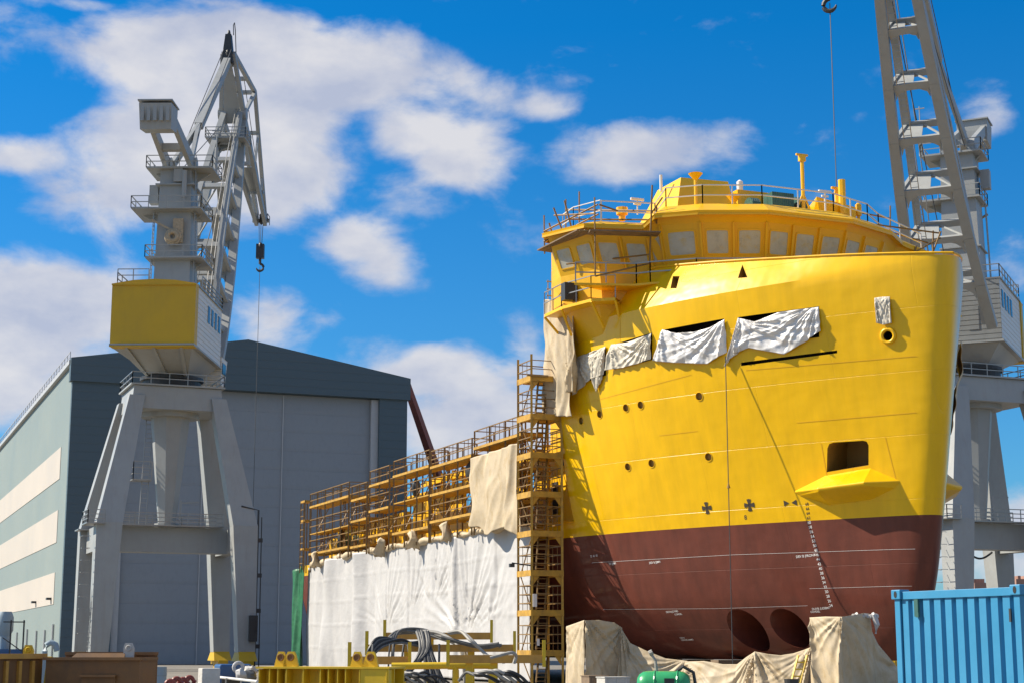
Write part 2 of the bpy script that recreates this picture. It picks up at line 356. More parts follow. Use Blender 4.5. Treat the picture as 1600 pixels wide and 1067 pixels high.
# ------------------------------------------------------------------ shipbuilding hall
def hall():
    c0 = Vector((-50.8, 190, 0)); W = 40.7; E = 34.4; RZ = 37.9; L = 230; SL = 150
    def hp(q, p, z): return c0 + S*p + A*q + Z*z
    t = thing('shipbuilding_hall', c0, 'huge gabled ship hall with dark grey frame, grey door front and pale green side wall', 'building')
    w = MB(); w.box8([hp(0,0,0), hp(.6,0,0), hp(.6,0,0)+A*(L-.6), hp(L,0,0)], [hp(0,0,0)]*4) if False else None
    w.obox(hp(L/2+.5, .25, E/2), A, S, Z, L-1, .5, E); w.build('side_wall', M['hallside'], t)
    w = MB(); w.obox(hp(L/2+.5, W-.25, E/2), A, S, Z, L-1, .5, E); w.build('side_wall', M['hallside'], t)
    # stripes of translucent sheet: three long bands, 3 cm proud
    for z0, z1 in ((21.6,25.4),(14.1,17.9),(6.9,10.6)):
        st = MB(); st.obox(hp(L/2+3, -.03, (z0+z1)/2), A, S, Z, L-9, .06, z1-z0); st.build('light_band', M['hallstripe'], t)
    # gable front: dark frame round the door
    f = MB()
    f.prism([hp(0,0,0), hp(0,5.6,0), hp(0,5.6,32.2), hp(0,0,32.2)], A*1.0)
    f.prism([hp(0,W-3.6,0), hp(0,W,0), hp(0,W,32.2), hp(0,W-3.6,32.2)], A*1.0)
    f.prism([hp(-.35,-.3,32.2), hp(-.35,W+.3,32.2), hp(-.35,W+.3,E+.5), hp(-.35,W/2,RZ+.5), hp(-.35,-.3,E+.5)], A*1.35)
    f.build('gable_frame', M['halldark'], t)
    d = MB(); d.obox(hp(1.3, W/2+1, 16.1), S, A, Z, W-9.4, .5, 32.15); d.build('hall_door', M['halldoor'], t)
    j = MB(); j.obox(hp(.75, 6.0, 16.05), S, A, Z, .8, .5, 32.1); j.obox(hp(.75, W-4.05, 16.05), S, A, Z, .9, .5, 32.1)
    for k in (15.6, 25.2): j.obox(hp(.98, k, 16.05), S, A, Z, .12, .12, 32.1)
    j.build('door_guide', M['halltrim'], t)
    r = MB()
    for p0, z0, p1, z1 in ((-.3,E,W/2,RZ),(W/2,RZ,W+.3,E)):
        r.prism([hp(1.0,p0,z0), hp(1.0,p1,z1), hp(1.0,p1,z1+.3), hp(1.0,p0,z0+.3)], A*(L-1))
    r.build('roof', M['roof'], t)
    gt = MB(); gt.obox(hp(L/2+.4, -.22, E+.1), A, S, Z, L, .44, .5)
    q = 1.5
    while q < L: gt.beam(hp(q,-.2,E+.3), hp(q,-.2,E+1.5), .07); q += 2.6
    gt.beam(hp(1.5,-.2,E+1.45), hp(L,-.2,E+1.45), .07); gt.beam(hp(1.5,-.2,E+.9), hp(L,-.2,E+.9), .05)
    gt.build('eaves_railing', M['halltrim'], t)
    dp = MB()
    for q in (6, 14, 23, 34, 47): dp.tube([hp(q,-.14,4.6-(q%3)*.3), hp(q,-.14,.1)], .12, 8)
    dp.build('downpipe', M['halltrim'], t)
    ve = MB()
    for q in (10, 26): ve.obox(hp(q,-.3,7.6), A, S, Z, 1.2, .6, .25)
    ve.build('wall_vent', M['dark'], t)
hall()

# ------------------------------------------------------------------ harbour cranes
def crane(C, head_dir, luff, label, hookdrop, tagline=True, cwz=0.0, group='grey harbour cranes'):
    C = Vector((C[0], C[1], 0)); h = Vector(head_dir + (0,)) if len(head_dir) == 2 else Vector(head_dir); h.normalize(); hr = Vector((h.y, -h.x, 0))
    t = thing('harbour_crane', C, label, 'crane', group)
    def P(p, q, z): return C + S*p + A*q + Z*z
    def U(r, l, z): return C + h*r + hr*l + Z*z
    G = M['crane']
    # portal
    zt, zm, zb = 23.4, 12.2, 1.5
    for sp in (-1, 1):
        for sq in (-1, 1):
            top = P(sp*3.55, sq*2.9, zt); mid = P(sp*5.75, sq*4.9, zm); bot = P(sp*6.15, sq*5.0, zb)
            def sec(c, wx, wy): return [c-S*wx/2-A*wy/2, c+S*wx/2-A*wy/2, c+S*wx/2+A*wy/2, c-S*wx/2+A*wy/2]
            m = MB(); m.box8(sec(mid, 2.15, 1.7), sec(top, 1.3, 1.3)); m.box8(sec(bot, 1.45, 1.5), sec(mid-Z*.004, 2.15, 1.7))
            # flange edges standing proud, so the plate reads as a welded box
            lg = m.build('leg', G, t)
            b = MB(); c = P(sp*6.15, sq*5.0, 0)
            b.box8([c+S*x*.8+A*y*1.5+Z*.75 for x, y in ((-1,-1),(1,-1),(1,1),(-1,1))], [c+S*x*.7+A*y*.75+Z*1.55 for x, y in ((-1,-1),(1,-1),(1,1),(-1,1))])
            for k in (-1.05, -.35, .35, 1.05):
                cc = c+A*k*1.15+Z*.42; b.tube([cc-S*.25, cc+S*.25], .36, 14)
            b.obox(c+Z*.6, S, A, Z, .9, 3.2, .35)
            b.build('bogie', M['craneyellow'], lg)
    for sp in (-1, 1):
        m = MB(); m.obox(P(sp*5.75, 0, 11.1), A, S, Z, 8.1, 1.1, 2.1); m.build('side_beam', G, t)
    m = MB(); m.obox(P(0, 0, 11.15), S, A, Z, 10.4, 1.7, 2.2); m.build('cross_beam', G, t)
    m = MB(); m.box8([P(x*4.0, y*3.35, 22.3) for x, y in ((-1,-1),(1,-1),(1,1),(-1,1))], [P(x*3.8, y*3.2, 24.3) for x, y in ((-1,-1),(1,-1),(1,1),(-1,1))])
    m.obox(P(0,0,24.4), S, A, Z, 8.2, 6.9, .14)
    m.tube([P(0,0,21.9), P(0,0,22.35)], 2.5, 24); m.build('portal_top', G, t)
    m = MB(); m.tube([P(0,0,12.2), P(0,0,21.95)], [.75, 1.75], 8); m.tube([P(0,0,12.15), P(0,0,12.6)], 1.1, 12)
    m.beam(P(1.0,-.9,12.3), P(1.0,-.9,14.6), .15); m.beam(P(1.0,-.9,14.4), P(2.6,-.9,14.5), .12)
    m.build('centre_column', G, t)
    m = MB()
    m.obox(P(0,-1.3,12.32), S, A, Z, 9.4, 1.2, .1); m.rail([P(-4.6,-1.85,12.3), P(4.6,-1.85,12.3)], mids=2); m.rail([P(-4.6,1.1,12.3), P(4.6,1.1,12.3)], mids=2)
    m.build('portal_walkway', M['galv'], t); m = MB()
    m.obox(P(-6.9,-4.6,12.1), S, A, Z, 1.6, 3.2, .1); m.rail([P(-6.2,-6.1,12.1), P(-7.6,-6.1,12.1), P(-7.6,-3.0,12.1), P(-6.4,-3.0,12.1)], mids=2)
    m.obox(P(-6.6,3.6,12.1), S, A, Z, 1.3, 2.2, .1)
    m.build('portal_walkway', M['galv'], t); m = MB()
    m.rail([P(-4,-3.35,24.45), P(4,-3.35,24.45), P(4,3.35,24.45), P(-4,3.35,24.45)], closed=True, h=1.0)
    m.build('portal_walkway', M['galv'], t)
    m = MB()
    m.ladder(P(-7.05,-4.9,.8), P(-6.6,-5.0,12.1), A, w=.6, step=.4)
    for z in range(3, 12):
        c = P(-7.25,-4.95,z); m.rail([c-A*.45, c-A*.45-S*.6, c+A*.45-S*.6, c+A*.45], h=.05, mids=0, r=.02)
    m.build('portal_ladder', M['galv'], t); m = MB()
    m.ladder(P(-2.0,.8,12.4), P(-1.6,1.2,22.3), S, w=.6, step=.4)
    m.obox(P(-2.3,.6,16.4), S, A, Z, 1.7, 1.6, .12); m.rail([P(-3.1,-.2,16.4), P(-1.5,-.2,16.4)], mids=2, h=1.6); m.rail([P(-3.1,-.2,16.4), P(-3.1,1.4,16.4)], mids=2, h=1.6)
    m.build('portal_ladder', M['galv'], t)
    m = MB(); m.tube([P(6.9,-5.5,.3), P(6.9,-5.5,13.6), P(5.4,-5.4,13.9)], .09, 6); m.tube([P(7.3,-5.4,.3), P(7.2,-5.5,13)], .05, 6)
    for z in (2,5,8,11): m.obox(P(7.05,-5.5,z), S, A, Z, .5, .3, .35)
    m.obox(P(6.6,-5.9,3.5), S, A, Z, .7, .5, 2.2); m.build('cable_riser', M['dark'], t)
    # slewing part
    m = MB(); m.tube([U(0,0,24.45), U(0,0,25.2)], 2.55, 28); m.tube([U(0,0,25.2), U(0,0,25.5)], 2.8, 28); m.build('slewing_ring', M['dark'], t)
    m = MB(); m.box8([U(x*2.2,y*1.9,25.5) for x, y in ((-1,-1),(1,-1),(1,1),(-1,1))], [U(-7.4,-3.3,27.2), U(4.0,-3.3,27.2), U(4.0,3.3,27.2), U(-7.4,3.3,27.2)])
    for l in (-2.4, 0, 2.4):
        m.prism([U(-7.7,l-.12,27.1), U(-2.4,l*.7-.12,25.4), U(-1.5,l*.7-.12,25.4), U(-1.5,l-.12,27.1)], hr*.24)
    m.obox(U(-1.9,0,27.15), h, hr, Z, 12.4, 7.25, .18)
    m.build('turntable_frame', G, t)
    m = MB(); m.obox(U(-1.4, 0, 29.85), h, hr, Z, 10.9, 6.95, 5.2)
    hs = m.build('machine_house', M['cranewhite'], t)
    m = MB(); m.obox(U(4.08, 0, 29.85), h, hr, Z, .06, 6.9, 5.1); m.obox(U(4.13,-1.2,29.2), h, hr, Z, .06, .9, 2.0); m.build('house_front_shade', M['houseshade'], hs)  # panel added over the white end wall, coloured as if in shade
    for l in (-1, 1):
        for k in range(4):
            w = MB(); w.obox(U(2.9-k*1.55, l*3.49, 30.9), h, hr, Z, .85, .06, 1.5); w.build('window', M['glassdark'], hs)
    m = MB()  # ballast end with a bowed top
    m.prism([U(-7.95,-3.6,27.0), U(-7.95,3.6,27.0), U(-7.95,3.6,32.45), U(-7.95,1.8,32.75), U(-7.95,0,32.85), U(-7.95,-1.8,32.75), U(-7.95,-3.6,32.45)], h*1.1)
    m.beam(U(-8.0,-3.62,27.05), U(-8.0,3.62,27.05), .2, .12); m.beam(U(-8.0,-3.62,32.35), U(-8.0,3.62,32.35), .2, .12)
    m.build('counterweight_end', M['craneyellow'], t)
    m = MB(); m.obox(U(-1.4,0,32.52), h, hr, Z, 11.0, 7.2, .12)
    m.rail([U(-6.7,-3.5,32.9), U(-6.7,-.8,32.9)]); m.rail([U(-6.7,-3.5,32.6), U(4,-3.5,32.6)]); m.rail([U(4,-3.5,32.6), U(4,3.5,32.6)]); m.rail([U(-5,3.5,32.6), U(4,3.5,32.6)], mids=2)
    m.build('house_roof', M['galv'], t)
    # operator's cab
    m = MB(); m.box8([U(4.4,1.7,25.6), U(6.2,1.7,25.6), U(6.2,3.5,25.6), U(4.4,3.5,25.6)], [U(4.1,1.6,28.2), U(6.8,1.6,28.2), U(6.8,3.6,28.2), U(4.1,3.6,28.2)])
    cb = m.build('operator_cab', M['cranewhite'], t)
    w = MB(); w.obox(U(5.3,3.6,27.2), h, hr, Z, 1.6, .06, 1.0); w.obox(U(6.62,2.6,27.1), hr, h, Z, 1.5, .06, 1.3); w.build('cab_window', M['glassdark'], cb)
    # tower
    m = MB(); m.box8([U(x*1.65,y*1.65,32.5) for x, y in ((-1,-1),(1,-1),(1,1),(-1,1))], [U(x*1.4,y*1.4,44.5) for x, y in ((-1,-1),(1,-1),(1,1),(-1,1))])
    for z in (36, 40.5, 43): m.obox(U(0,0,z), h, hr, Z, 3.52, 3.52, .12)
    m.obox(U(-.4,-2.1,42.3), h, hr, Z, .9, .8, 1.7); m.obox(U(-1.75,.3,43.8), h, hr, Z, .25, .8, 1.2)
    m.tube([U(-1.9,.9,41.7), U(-1.9,.9,44.2)], .22, 8)
    tw = m.build('tower', G, t)
    for z, l0, l1, r0, r1 in ((36.1,-2.3,2.8,-2.4,3.0),(40.6,-3.7,2.6,-2.5,2.6),(44.5,-2.6,3.4,-2.0,2.4)) if not cwz else ((40.4,-1.9,3.4,-2.2,1.9),(44.5,-2.2,3.0,-2.0,1.9)):
        m = MB(); m.obox(U((r0+r1)/2,(l0+l1)/2,z), h, hr, Z, r1-r0, l1-l0, .16)
        for l in (l0+.4, l1-.4): m.prism([U(-.1,l*.99,z-.05), U(-.1,l*.5,z-.05), U(-.1,l*.5,z-1.0)], h*.2)
        m.rail([U(r0,l0,z), U(r0,l1,z), U(r1,l1,z), U(r1,l0,z)], closed=True, mids=1)
        m.build('tower_platform', G, t)
    m = MB(); m.torus(U(-2.1,.1,38.0), h, .62, .17, 20, 8); m.torus(U(-2.25,.1,38.0), h, .4, .2, 20, 8); m.obox(U(-1.95,.5,38.6), h, hr, Z, .3, .9, 2.2)
    m.beam(U(-2.0,-1.9,41.0-1.4), U(-2.0,0,38.6), .18); m.build('rope_winch', M['winch'], t)
    m = MB(); m.ladder(U(-1.2,1.95,32.6), U(-1.2,1.8,44.5), h); m.ladder(U(-1.6,-1.95,32.6), U(-1.5,-1.8,40.6), h); m.build('tower_ladder', M['galv'], t)
    m = MB(); m.tube([U(1.5,3.0,44.6), U(1.5,3.0,47.4)], [.2,.14], 8); m.tube([U(1.5,3.0,47.4), U(1.5,3.0,49.2)], .05, 6); m.obox(U(1.5,3.0,49.0), h, hr, Z, .1, .9, .08)
    m.build('tower_mast', G, t)
    # counterweight lever
    m = MB()
    for l in (-1.0, 1.0):
        m.beam(U(.4, l*1.15, 45.2), U(-8.6, l, 47.3+cwz), .42, 1.25, w2=.42, h2=.8)
        m.tube([U(.2, l*1.15-.35, 45.4), U(.2, l*1.15+.35, 45.4)], .65, 16)
        m.obox(U(.2, l*1.2, 44.9), h, hr, Z, 1.2, .6, .8)
    for r, zz in ((-3.2,45.95+cwz*.37),(-6.4,46.7+cwz*.75)): m.obox(U(r,0,zz), hr, h, Z, 2.1, .8, .6)
    ar = m.build('counterweight_lever', G, t)
    m = MB(); m.box8([U(-9.7,-1.35,45.6+cwz), U(-7.6,-1.35,45.9+cwz), U(-7.6,1.35,45.9+cwz), U(-9.7,1.35,45.6+cwz)], [U(-10.2,-1.4,47.8+cwz), U(-7.7,-1.4,48.0+cwz), U(-7.7,1.4,48.0+cwz), U(-10.2,1.4,47.8+cwz)])
    for l in (-1.1,-.55,0,.55,1.1): m.obox(U(-10.05,l,47.0+cwz), h, hr, Z, .2, .3, 1.5)
    m.obox(U(-8.9,0,48.05+cwz), h, hr, Z, 2.8, 3.0, .12); m.torus(U(-8.9,0,48.2+cwz), hr, .25, .06, 12, 6)
    m.build('counterweight_block', G, ar)
    # boom: four chords, portal-shaped frames between them
    FT = Vector((5.6, 28.2)); BL = 35.0
    HD = Vector((FT.x+BL*math.cos(luff), FT.y+BL*math.sin(luff)))
    ux = Vector((math.cos(luff), math.sin(luff))); un = Vector((-ux.y, ux.x))    # along and back of the boom in its plane
    def B(f, l, n_):       # f: metres along, l: sideways, n_: off the boom axis
        q = FT + ux*f + un*n_; return U(q.x, l, q.y)
    def half(f): return 3.0 - 1.95*(f/BL)
    def dep(f): return .35 + 1.6*math.sin(math.pi*min(1, max(0, f/BL))**.8)
    bm_dir = (B(1,0,0)-B(0,0,0)).normalized(); nrm = (B(0,0,1)-B(0,0,0)).normalized()
    ks = [i*BL/8 for i in range(9)]
    m = MB()
    for sg in (-1, 1):
        for i in range(8):
            f0, f1 = ks[i], ks[i+1]
            m.beam(B(f0, sg*half(f0), -dep(f0)), B(f1, sg*half(f1), -dep(f1)), .8, .65, up=nrm)
    for i in range(8):
        for sg in (-1, 1):
            f0, f1 = ks[i], ks[i+1]
            m.beam(B(f0, sg*half(f0)*.8, dep(f0)), B(f1, sg*half(f1)*.8, dep(f1)), .58, .5, up=nrm)
    bo = m.build('boom', G, t)
    for i in range(1, 8):
        m = MB(); f = ks[i]; hw = half(f)
        for n_, k in ((-dep(f), 1), (dep(f), .8)):
            m.beam(B(f, -hw*k, n_), B(f, hw*k, n_), .35, .55, up=bm_dir)
        for sg in (-1, 1):
            # curved gussets at the corners of each frame
            for dr in (-1, 1):
                if dr > 0: continue
                kk_ = min(1, hw/2.4); pts = [B(f+dr*.2, sg*(hw-.45), -dep(f)-.15), B(f+dr*1.35*kk_, sg*(hw-.47), -dep(f)-.15), B(f+dr*.75*kk_, sg*(hw-.47-.22*kk_), -dep(f)-.15), B(f+dr*.42, sg*(hw-.47-.6*kk_), -dep(f)-.15), B(f+dr*.2, sg*(hw-.47-1.2*kk_), -dep(f)-.15)]
                m.prism(pts if sg*dr > 0 else pts[::-1], nrm*.3)
            m.beam(B(f, sg*hw, -dep(f)), B(f, sg*hw*.8, dep(f)), .3, .45, up=bm_dir)
        m.prism([B(f, hw*.92, -dep(f)+.2), B(f, -hw*.05, -dep(f)+.2), B(f, hw*.12, dep(f)-.2), B(f, hw*.76, dep(f)-.2)], bm_dir*.08); m.beam(B(f, -hw*.9, -dep(f)+.2), B(f, hw*.1, dep(f)-.2), .14)
        m.build('boom_frame', G, bo)
    m = MB(); hw = half(ks[8])
    for i in range(8):
        f0, f1 = ks[i], ks[i+1]
        m.ladder(B(f0, half(f0)*.45, -dep(f0)-.1), B(f1, half(f1)*.45, -dep(f1)-.1), hr, w=.6, step=.45)
        for q in (.55, -.1): m.tube([B(f0, half(f0)*.5+q*.6, dep(f0)+.5), B(f1, half(f1)*.5+q*.6, dep(f1)+.5)], .05, 5)
    m.build('boom_ladder', M['galv'], bo)
    m = MB(); c = B(BL-4.2, 0, -.2); m.obox(c, h, hr, Z, 3.4, 4.2, .14); 
    m.rail([c+h*x*1.7+hr*y*2.1 for x, y in ((-1,-1),(-1,1),(1,1),(1,-1))], closed=True, mids=2); m.build('boom_platform', G, bo)
    # fly jib
    dl = math.radians(57)-luff
    def J(r, l, z):         # drawn for the steep boom, turned less when the boom lies lower
        return U(HD.x+r, l, HD.y+z)
    RE, KK, TP = (-3.4, 5.6), (7.4, 5.0), (19.0, -6.6)
    m = MB()
    for sg in (-1, 1):
        m.beam(J(RE[0], sg*.55, RE[1]), J(0, sg*1.2, 0), .4, .9, up=h)
        m.beam(J(RE[0], sg*.55, RE[1]), J(KK[0], sg*.95, KK[1]), .4, .45)
        m.beam(J(KK[0], sg*.95, KK[1]), J(TP[0], sg*.5, TP[1]), .4, .5)
        m.beam(J(0, sg*1.2, 0), J(KK[0], sg*.95, KK[1]), .35, .4)
        m.beam(J(0, sg*1.2, -.2), J(TP[0], sg*.5, TP[1]-.5), .4, .8)
        m.beam(J(11, sg*.8, 1.4), J(9, sg*.9, -2.8), .25); m.beam(J(15, sg*.7, -2.6), J(14.5, sg*.7, -4.6), .25)
        m.tube([J(0, sg*1.2-.3, 0), J(0, sg*1.2+.3, 0)], .7, 14)
    for r, z in ((0,0),(3.7,5.3),(7.4,5.0),(11,1.4),(9,-2.8),(14.5,-4.6),(19,-6.8)): m.beam(J(r,-1.0,z), J(r,1.0,z), .4, .4)
    m.prism([J(10,-.9,-3.0), J(10,.9,-3.0), J(14.5,.75,-4.6), J(14.5,-.75,-4.6)], Z*.08)
    m.prism([J(RE[0],-.4,RE[1]-1.2), J(RE[0],.4,RE[1]-1.2), J(0,1.0,-1), J(0,-1.0,-1)], h*.1)
    fj = m.build('fly_jib', G, t)
    m = MB(); m.box8([J(-4.1,-.6,4.4), J(-2.6,-.6,4.4), J(-2.6,.6,4.4), J(-4.1,.6,4.4)], [J(-3.9,-.3,7.6), J(-3.2,-.3,7.6), J(-3.2,.3,7.6), J(-3.9,.3,7.6)])
    m.torus(J(-3.4,0,5.4), hr, .6, .18, 18, 6); m.torus(J(-3.4,0,7.7), hr, .4, .1, 18, 6)
    m.tube([J(-3.5,.5,7.6), J(-3.3,.4,8.8), J(-2.7,.4,9.3), J(-2.1,.4,8.6), J(-1.6,.5,5.5)], .05, 5)
    m.build('jib_sheave', M['dark'], fj); m = MB()
    m.torus(J(TP[0],0,TP[1]), hr, .55, .14, 16, 6); m.rail([J(TP[0]-1,.9,TP[1]-.6), J(TP[0]+.6,.9,TP[1]-.6)], h=1.0)
    m.build('jib_sheave', M['dark'], fj)
    m = MB()     # tie rod, forked towards the tower
    a_, b_ = J(RE[0], 0, RE[1]-.6), U(.8, 0, 45.6); mid = b_.lerp(a_, .33)
    m.beam(mid, a_, .75, .75); m.beam(U(.8,-.8,45.6), mid, .35, .7); m.beam(U(.8,.8,45.6), mid, .35, .7)
    m.build('tie_rod', G, t)
    m = MB()
    for l in (-.5,.5):
        m.tube([U(1,l,45.8), J(RE[0]-.2,l*.8,RE[1]+.6)], .045, 5)
    m.tube([U(2.6,.9,33), J(-1,.8,-2)], .045, 5); m.tube([U(2.2,-.9,44.8), J(-.5,-.8,-1)], .045, 5)
    for l in (-.3,.3): m.tube([J(-3.2,l,6.0), J(3.5,l,5.9), J(TP[0]+.2,l,TP[1]+.5)], .04, 5)
    m.build('hoist_rope', M['cable'], t)
    m = MB()
    hz = HD.y+TP[1]-hookdrop
    for x in (-.35, 0, .35): m.tube([U(HD.x+TP[0]+x, x*.5, HD.y+TP[1]-.3), U(HD.x+TP[0]+x*.6, x*.3, hz+.6)], .04, 5)
    m.build('hook_rope', M['cable'], t)
    m = MB(); c = U(HD.x+TP[0], 0, hz)
    m.obox(c, h, hr, Z, .7, .9, 1.7); m.torus(c+Z*.6, hr, .36, .14, 16, 6); m.tube([c-Z*.8, c-Z*1.5], .16, 8)
    m.tube([c+Vector((0,0,-1.5))+hr*(.42*math.sin(a))+Z*(.42*math.cos(a)-.42) for a in [i*math.pi*1.45/12 for i in range(13)]], [.15]*10+[.12,.09,.05], 8)
    hk = m.build('hook_block', M['dark'], t)
    if tagline:
        m = MB(); m.tube([c-Z*1.8, c-Z*1.8-Z*(hz-8)], .03, 4); m.build('tag_line', M['cable'], t)
crane((-30.4, 146.9), (math.sin(R(1.2)), math.cos(R(1.2))), R(58.3), 'left grey harbour crane beside the hall door, yellow ballast end facing us', 3.9)
crane((39.6, 142.0), (-.425, -.905), R(54), 'right grey harbour crane behind the ship bow, boom leaning up out of the picture', 5.6, cwz=2.2)

# ------------------------------------------------------------------ red-brown jib far behind the stern
def far_jib():
    p0 = at(678, 724, 232); p1 = at(634, 596, 226)
    base = Vector((p0.x+3, p0.y, 0))
    t = thing('crawler_crane', base, 'rust red crane jib slanting up behind the stern scaffolding beside the hall corner', 'crane')
    m = MB(); m.beam(p0+(p0-p1)*.35, p1, 1.15, 1.0, w2=.8, h2=.8); m.build('jib', M['rust'], t)
    q = p0+(p0-p1)*.35
    m = MB(); m.beam(Vector((q.x,q.y,0)), q, 2.2, 2.2, w2=1.2, h2=1.2); m.obox(Vector((q.x,q.y,3)), S, A, Z, 5, 7, 3.5); m.build('mast', M['rust'], t)
    m = MB(); m.tube([p1, p1-Z*22], .05, 4); m.build('rope', M['cable'], t)
far_jib()
# ------------------------------------------------------------------ the ship
ship = thing('ship', SW(8, 0, 0), 'large unfinished yellow ship with dark red bottom standing on the slipway', 'ship')
TAB = [  # z, stem setback, half breadth, entrance length, shape p, bluntness q
 (1.30, 3.0, 4.2, 24.5, 1.9, 1.10), (1.42, 2.9, 5.2, 25, 1.9, 1.10), (1.80, 2.4, 6.5, 25.6, 1.9, 1.08), (2.60, 1.6, 7.6, 26.5, 1.9, 1.06), (4.2, .55, 8.6, 27, 1.9, 1.05),
 (7.55, -.35, 9.3, 26.6, 1.9, 1.05), (11.0, -1.05, 9.6, 24.8, 1.92, 1.05), (15, -1.75, 9.7, 22.4, 1.95, 1.06), (18.8, -2.3, 9.7, 20.8, 1.95, 1.07), (21, -2.3, 9.7, 20.8, 1.95, 1.07)]
def tab(z):
    z = min(max(z, TAB[0][0]), TAB[-1][0]); i = 0
    while i < len(TAB)-2 and z > TAB[i+1][0]: i += 1
    def sl(k):
        if k == 0: a, b = 0, 1
        elif k == len(TAB)-1: a, b = k-1, k
        else: a, b = k-1, k+1
        return [(TAB[b][j]-TAB[a][j])/(TAB[b][0]-TAB[a][0]) for j in range(1, 6)]
    z0, z1 = TAB[i][0], TAB[i+1][0]; d = z1-z0; t = (z-z0)/d; m0, m1 = sl(i), sl(i+1)
    return [(2*t**3-3*t*t+1)*TAB[i][j+1]+(t**3-2*t*t+t)*d*m0[j]+(-2*t**3+3*t*t)*TAB[i+1][j+1]+(t**3-t*t)*d*m1[j] for j in range(5)]
AEND = 18.8
def halfb(a, z):
    a0, B_, L_, p_, q_ = tab(z); t = min(1, max(0, (a-a0)/L_)); s = B_*(1-(1-t)**p_)**(1/q_)
    d = max(0, a-a0); return math.sqrt(s*s + 2*.55*d*math.exp(-d/2.0))
def zk(a): return 18.15+.36*math.exp(-max(a+2.6, 0)/5)
def zt(a): return 18.65+.125*min(max(a+2.6, 0), 14.2)
NA, NV = 44, 56
def hull_row(kind, v):
    pts = []
    for i in range(NA+1):
        wv = (i/NA)**1.8
        # two passes so that z follows the knuckle, which itself drops going aft
        a = -2.5+(AEND+2.5)*wv
        for _ in range(3):
            z = 1.30+(zk(a)-1.30)*v if kind == 0 else zk(a)+(zt(a)-zk(a))*v
            a0 = tab(z)[0]; a = a0+(AEND-a0)*wv
        s = halfb(a, z)
        if kind == 1:
            inw = .62*(z-zk(a))*min(1, max(.1, .1+(a+2.3)/7)); s = max(s-inw, 0); 
            if i == 0: s = 0
        pts.append((a, s, z))
    return pts
rows = []
for j in range(NV+1):
    v = j/NV; v = v*.75+.25*v*v if True else v
    rows.append(hull_row(0, v))
rows += [hull_row(1, k/3) for k in (1, 2, 3)]
hm = MB(); hb = bmesh.new(); idx = {}
def hv_(side, j, i):
    key = (0 if i == 0 else side, j, i)
    if key not in idx:
        a, s, z = rows[j][i]; idx[key] = hb.verts.new(SW(a, side*s, z))
    return idx[key]
NR = len(rows)
for side in (-1, 1):
    for j in range(NR-1):
        for i in range(NA):
            q = [hv_(side,j,i), hv_(side,j,i+1), hv_(side,j+1,i+1), hv_(side,j+1,i)]
            if side == -1: q = q[::-1]
            hb.faces.new(q)
for j, flip in ((0, 1), (NR-1, 0)):
    for i in range(NA):
        q = [hv_(-1,j,i), hv_(1,j,i), hv_(1,j,i+1), hv_(-1,j,i+1)] if i else [hv_(-1,j,0), hv_(1,j,1), hv_(-1,j,1)]
        hb.faces.new(q if not flip else q[::-1])
for j in range(NR-1):
    hb.faces.new([hv_(-1,j,NA), hv_(1,j,NA), hv_(1,j+1,NA), hv_(-1,j+1,NA)])
bmesh.ops.recalc_face_normals(hb, faces=hb.faces)
bvh = BVHTree.FromBMesh(hb)
def hit(u, v):
    d = direction(u, v).normalized(); loc, nrm, i_, dist = bvh.ray_cast(CAM, d)
    if loc is None: return None, None
    if nrm.dot(d) > 0: nrm = -nrm
    return loc, nrm
def onhull(u, v, off=.012):
    l, n_ = hit(u, v); return l+n_*off
hull_me = bpy.data.meshes.new('hull'); hb.to_mesh(hull_me); hb.free()
hull_me.transform(Matrix.Translation(-ship.location))
hull = bpy.data.objects.new('hull', hull_me); COL.objects.link(hull); hull.parent = ship
hull_me.materials.append(M['hull']); hull_me.materials.append(M['inside']); hull_me.materials.append(M['bare'])

# openings cut into the shell
cut = MB()
def cut_poly(px, depth, mi, taper=1.0, front=.6):
    hs = [hit(*p) for p in px]; n_ = sum((x[1] for x in hs), Vector()).normalized()
    cut.cur = mi; c = sum((x[0] for x in hs), Vector())/len(hs)
    f_ = [x[0]+n_*front for x in hs]; b_ = [c+(x[0]-c)*taper-n_*depth for x in hs]; n = len(f_)
    cut.add(f_+b_, [tuple(range(n)), tuple(range(2*n-1, n-1, -1))]+[(i, i+n, (i+1) % n+n, (i+1) % n) for i in range(n)])
WIN = [[(905,557),(947,541),(947,586),(905,600)], [(960,538),(1019,520),(1019,562),(960,577)], [(1034,516),(1131,498),(1129,548),(1034,562)], [(1153,496),(1280,479),(1280,527),(1153,543)]]
for q in WIN: cut_poly(q, 1.2, 1)
cut_poly([(1158,566),(1308,547),(1308,551.5),(1158,571.5)], .5, 1)
cut_poly([(1051.5,432),(1062,432),(1057,451),(1047.5,451)], .4, 2)
cut_poly([(1160,414),(1168,434),(1153,435)], .4, 2)
AP = [(1292,700),(1295,693),(1301,690.5),(1349,687.5),(1355,689),(1358,695),(1358,727),(1291,738)]
cut_poly(AP, 1.9, 2, taper=.9)
def cut_cyl(c, ax, r, back, mi, front=.4, n=24):
    ax = ax.normalized(); x = ax.cross(Z).normalized(); y = x.cross(ax); cut.cur = mi
    f_ = [c+ax*front+x*r*math.cos(2*math.pi*i/n)+y*r*math.sin(2*math.pi*i/n) for i in range(n)]; b_ = [p-ax*(front+back) for p in f_]
    cut.add(f_+b_, [tuple(range(n)), tuple(range(2*n-1, n-1, -1))]+[(i, i+n, (i+1) % n+n, (i+1) % n) for i in range(n)])
PORT = [(937,647),(978,637),(1001,632.5),(1092.5,619),(981,729),(1018,723.5),(1107,713.5),(908,657)]
for u, v in PORT:
    c, n_ = hit(u, v); cut_cyl(c, n_, .195, .12, 2, n=20)
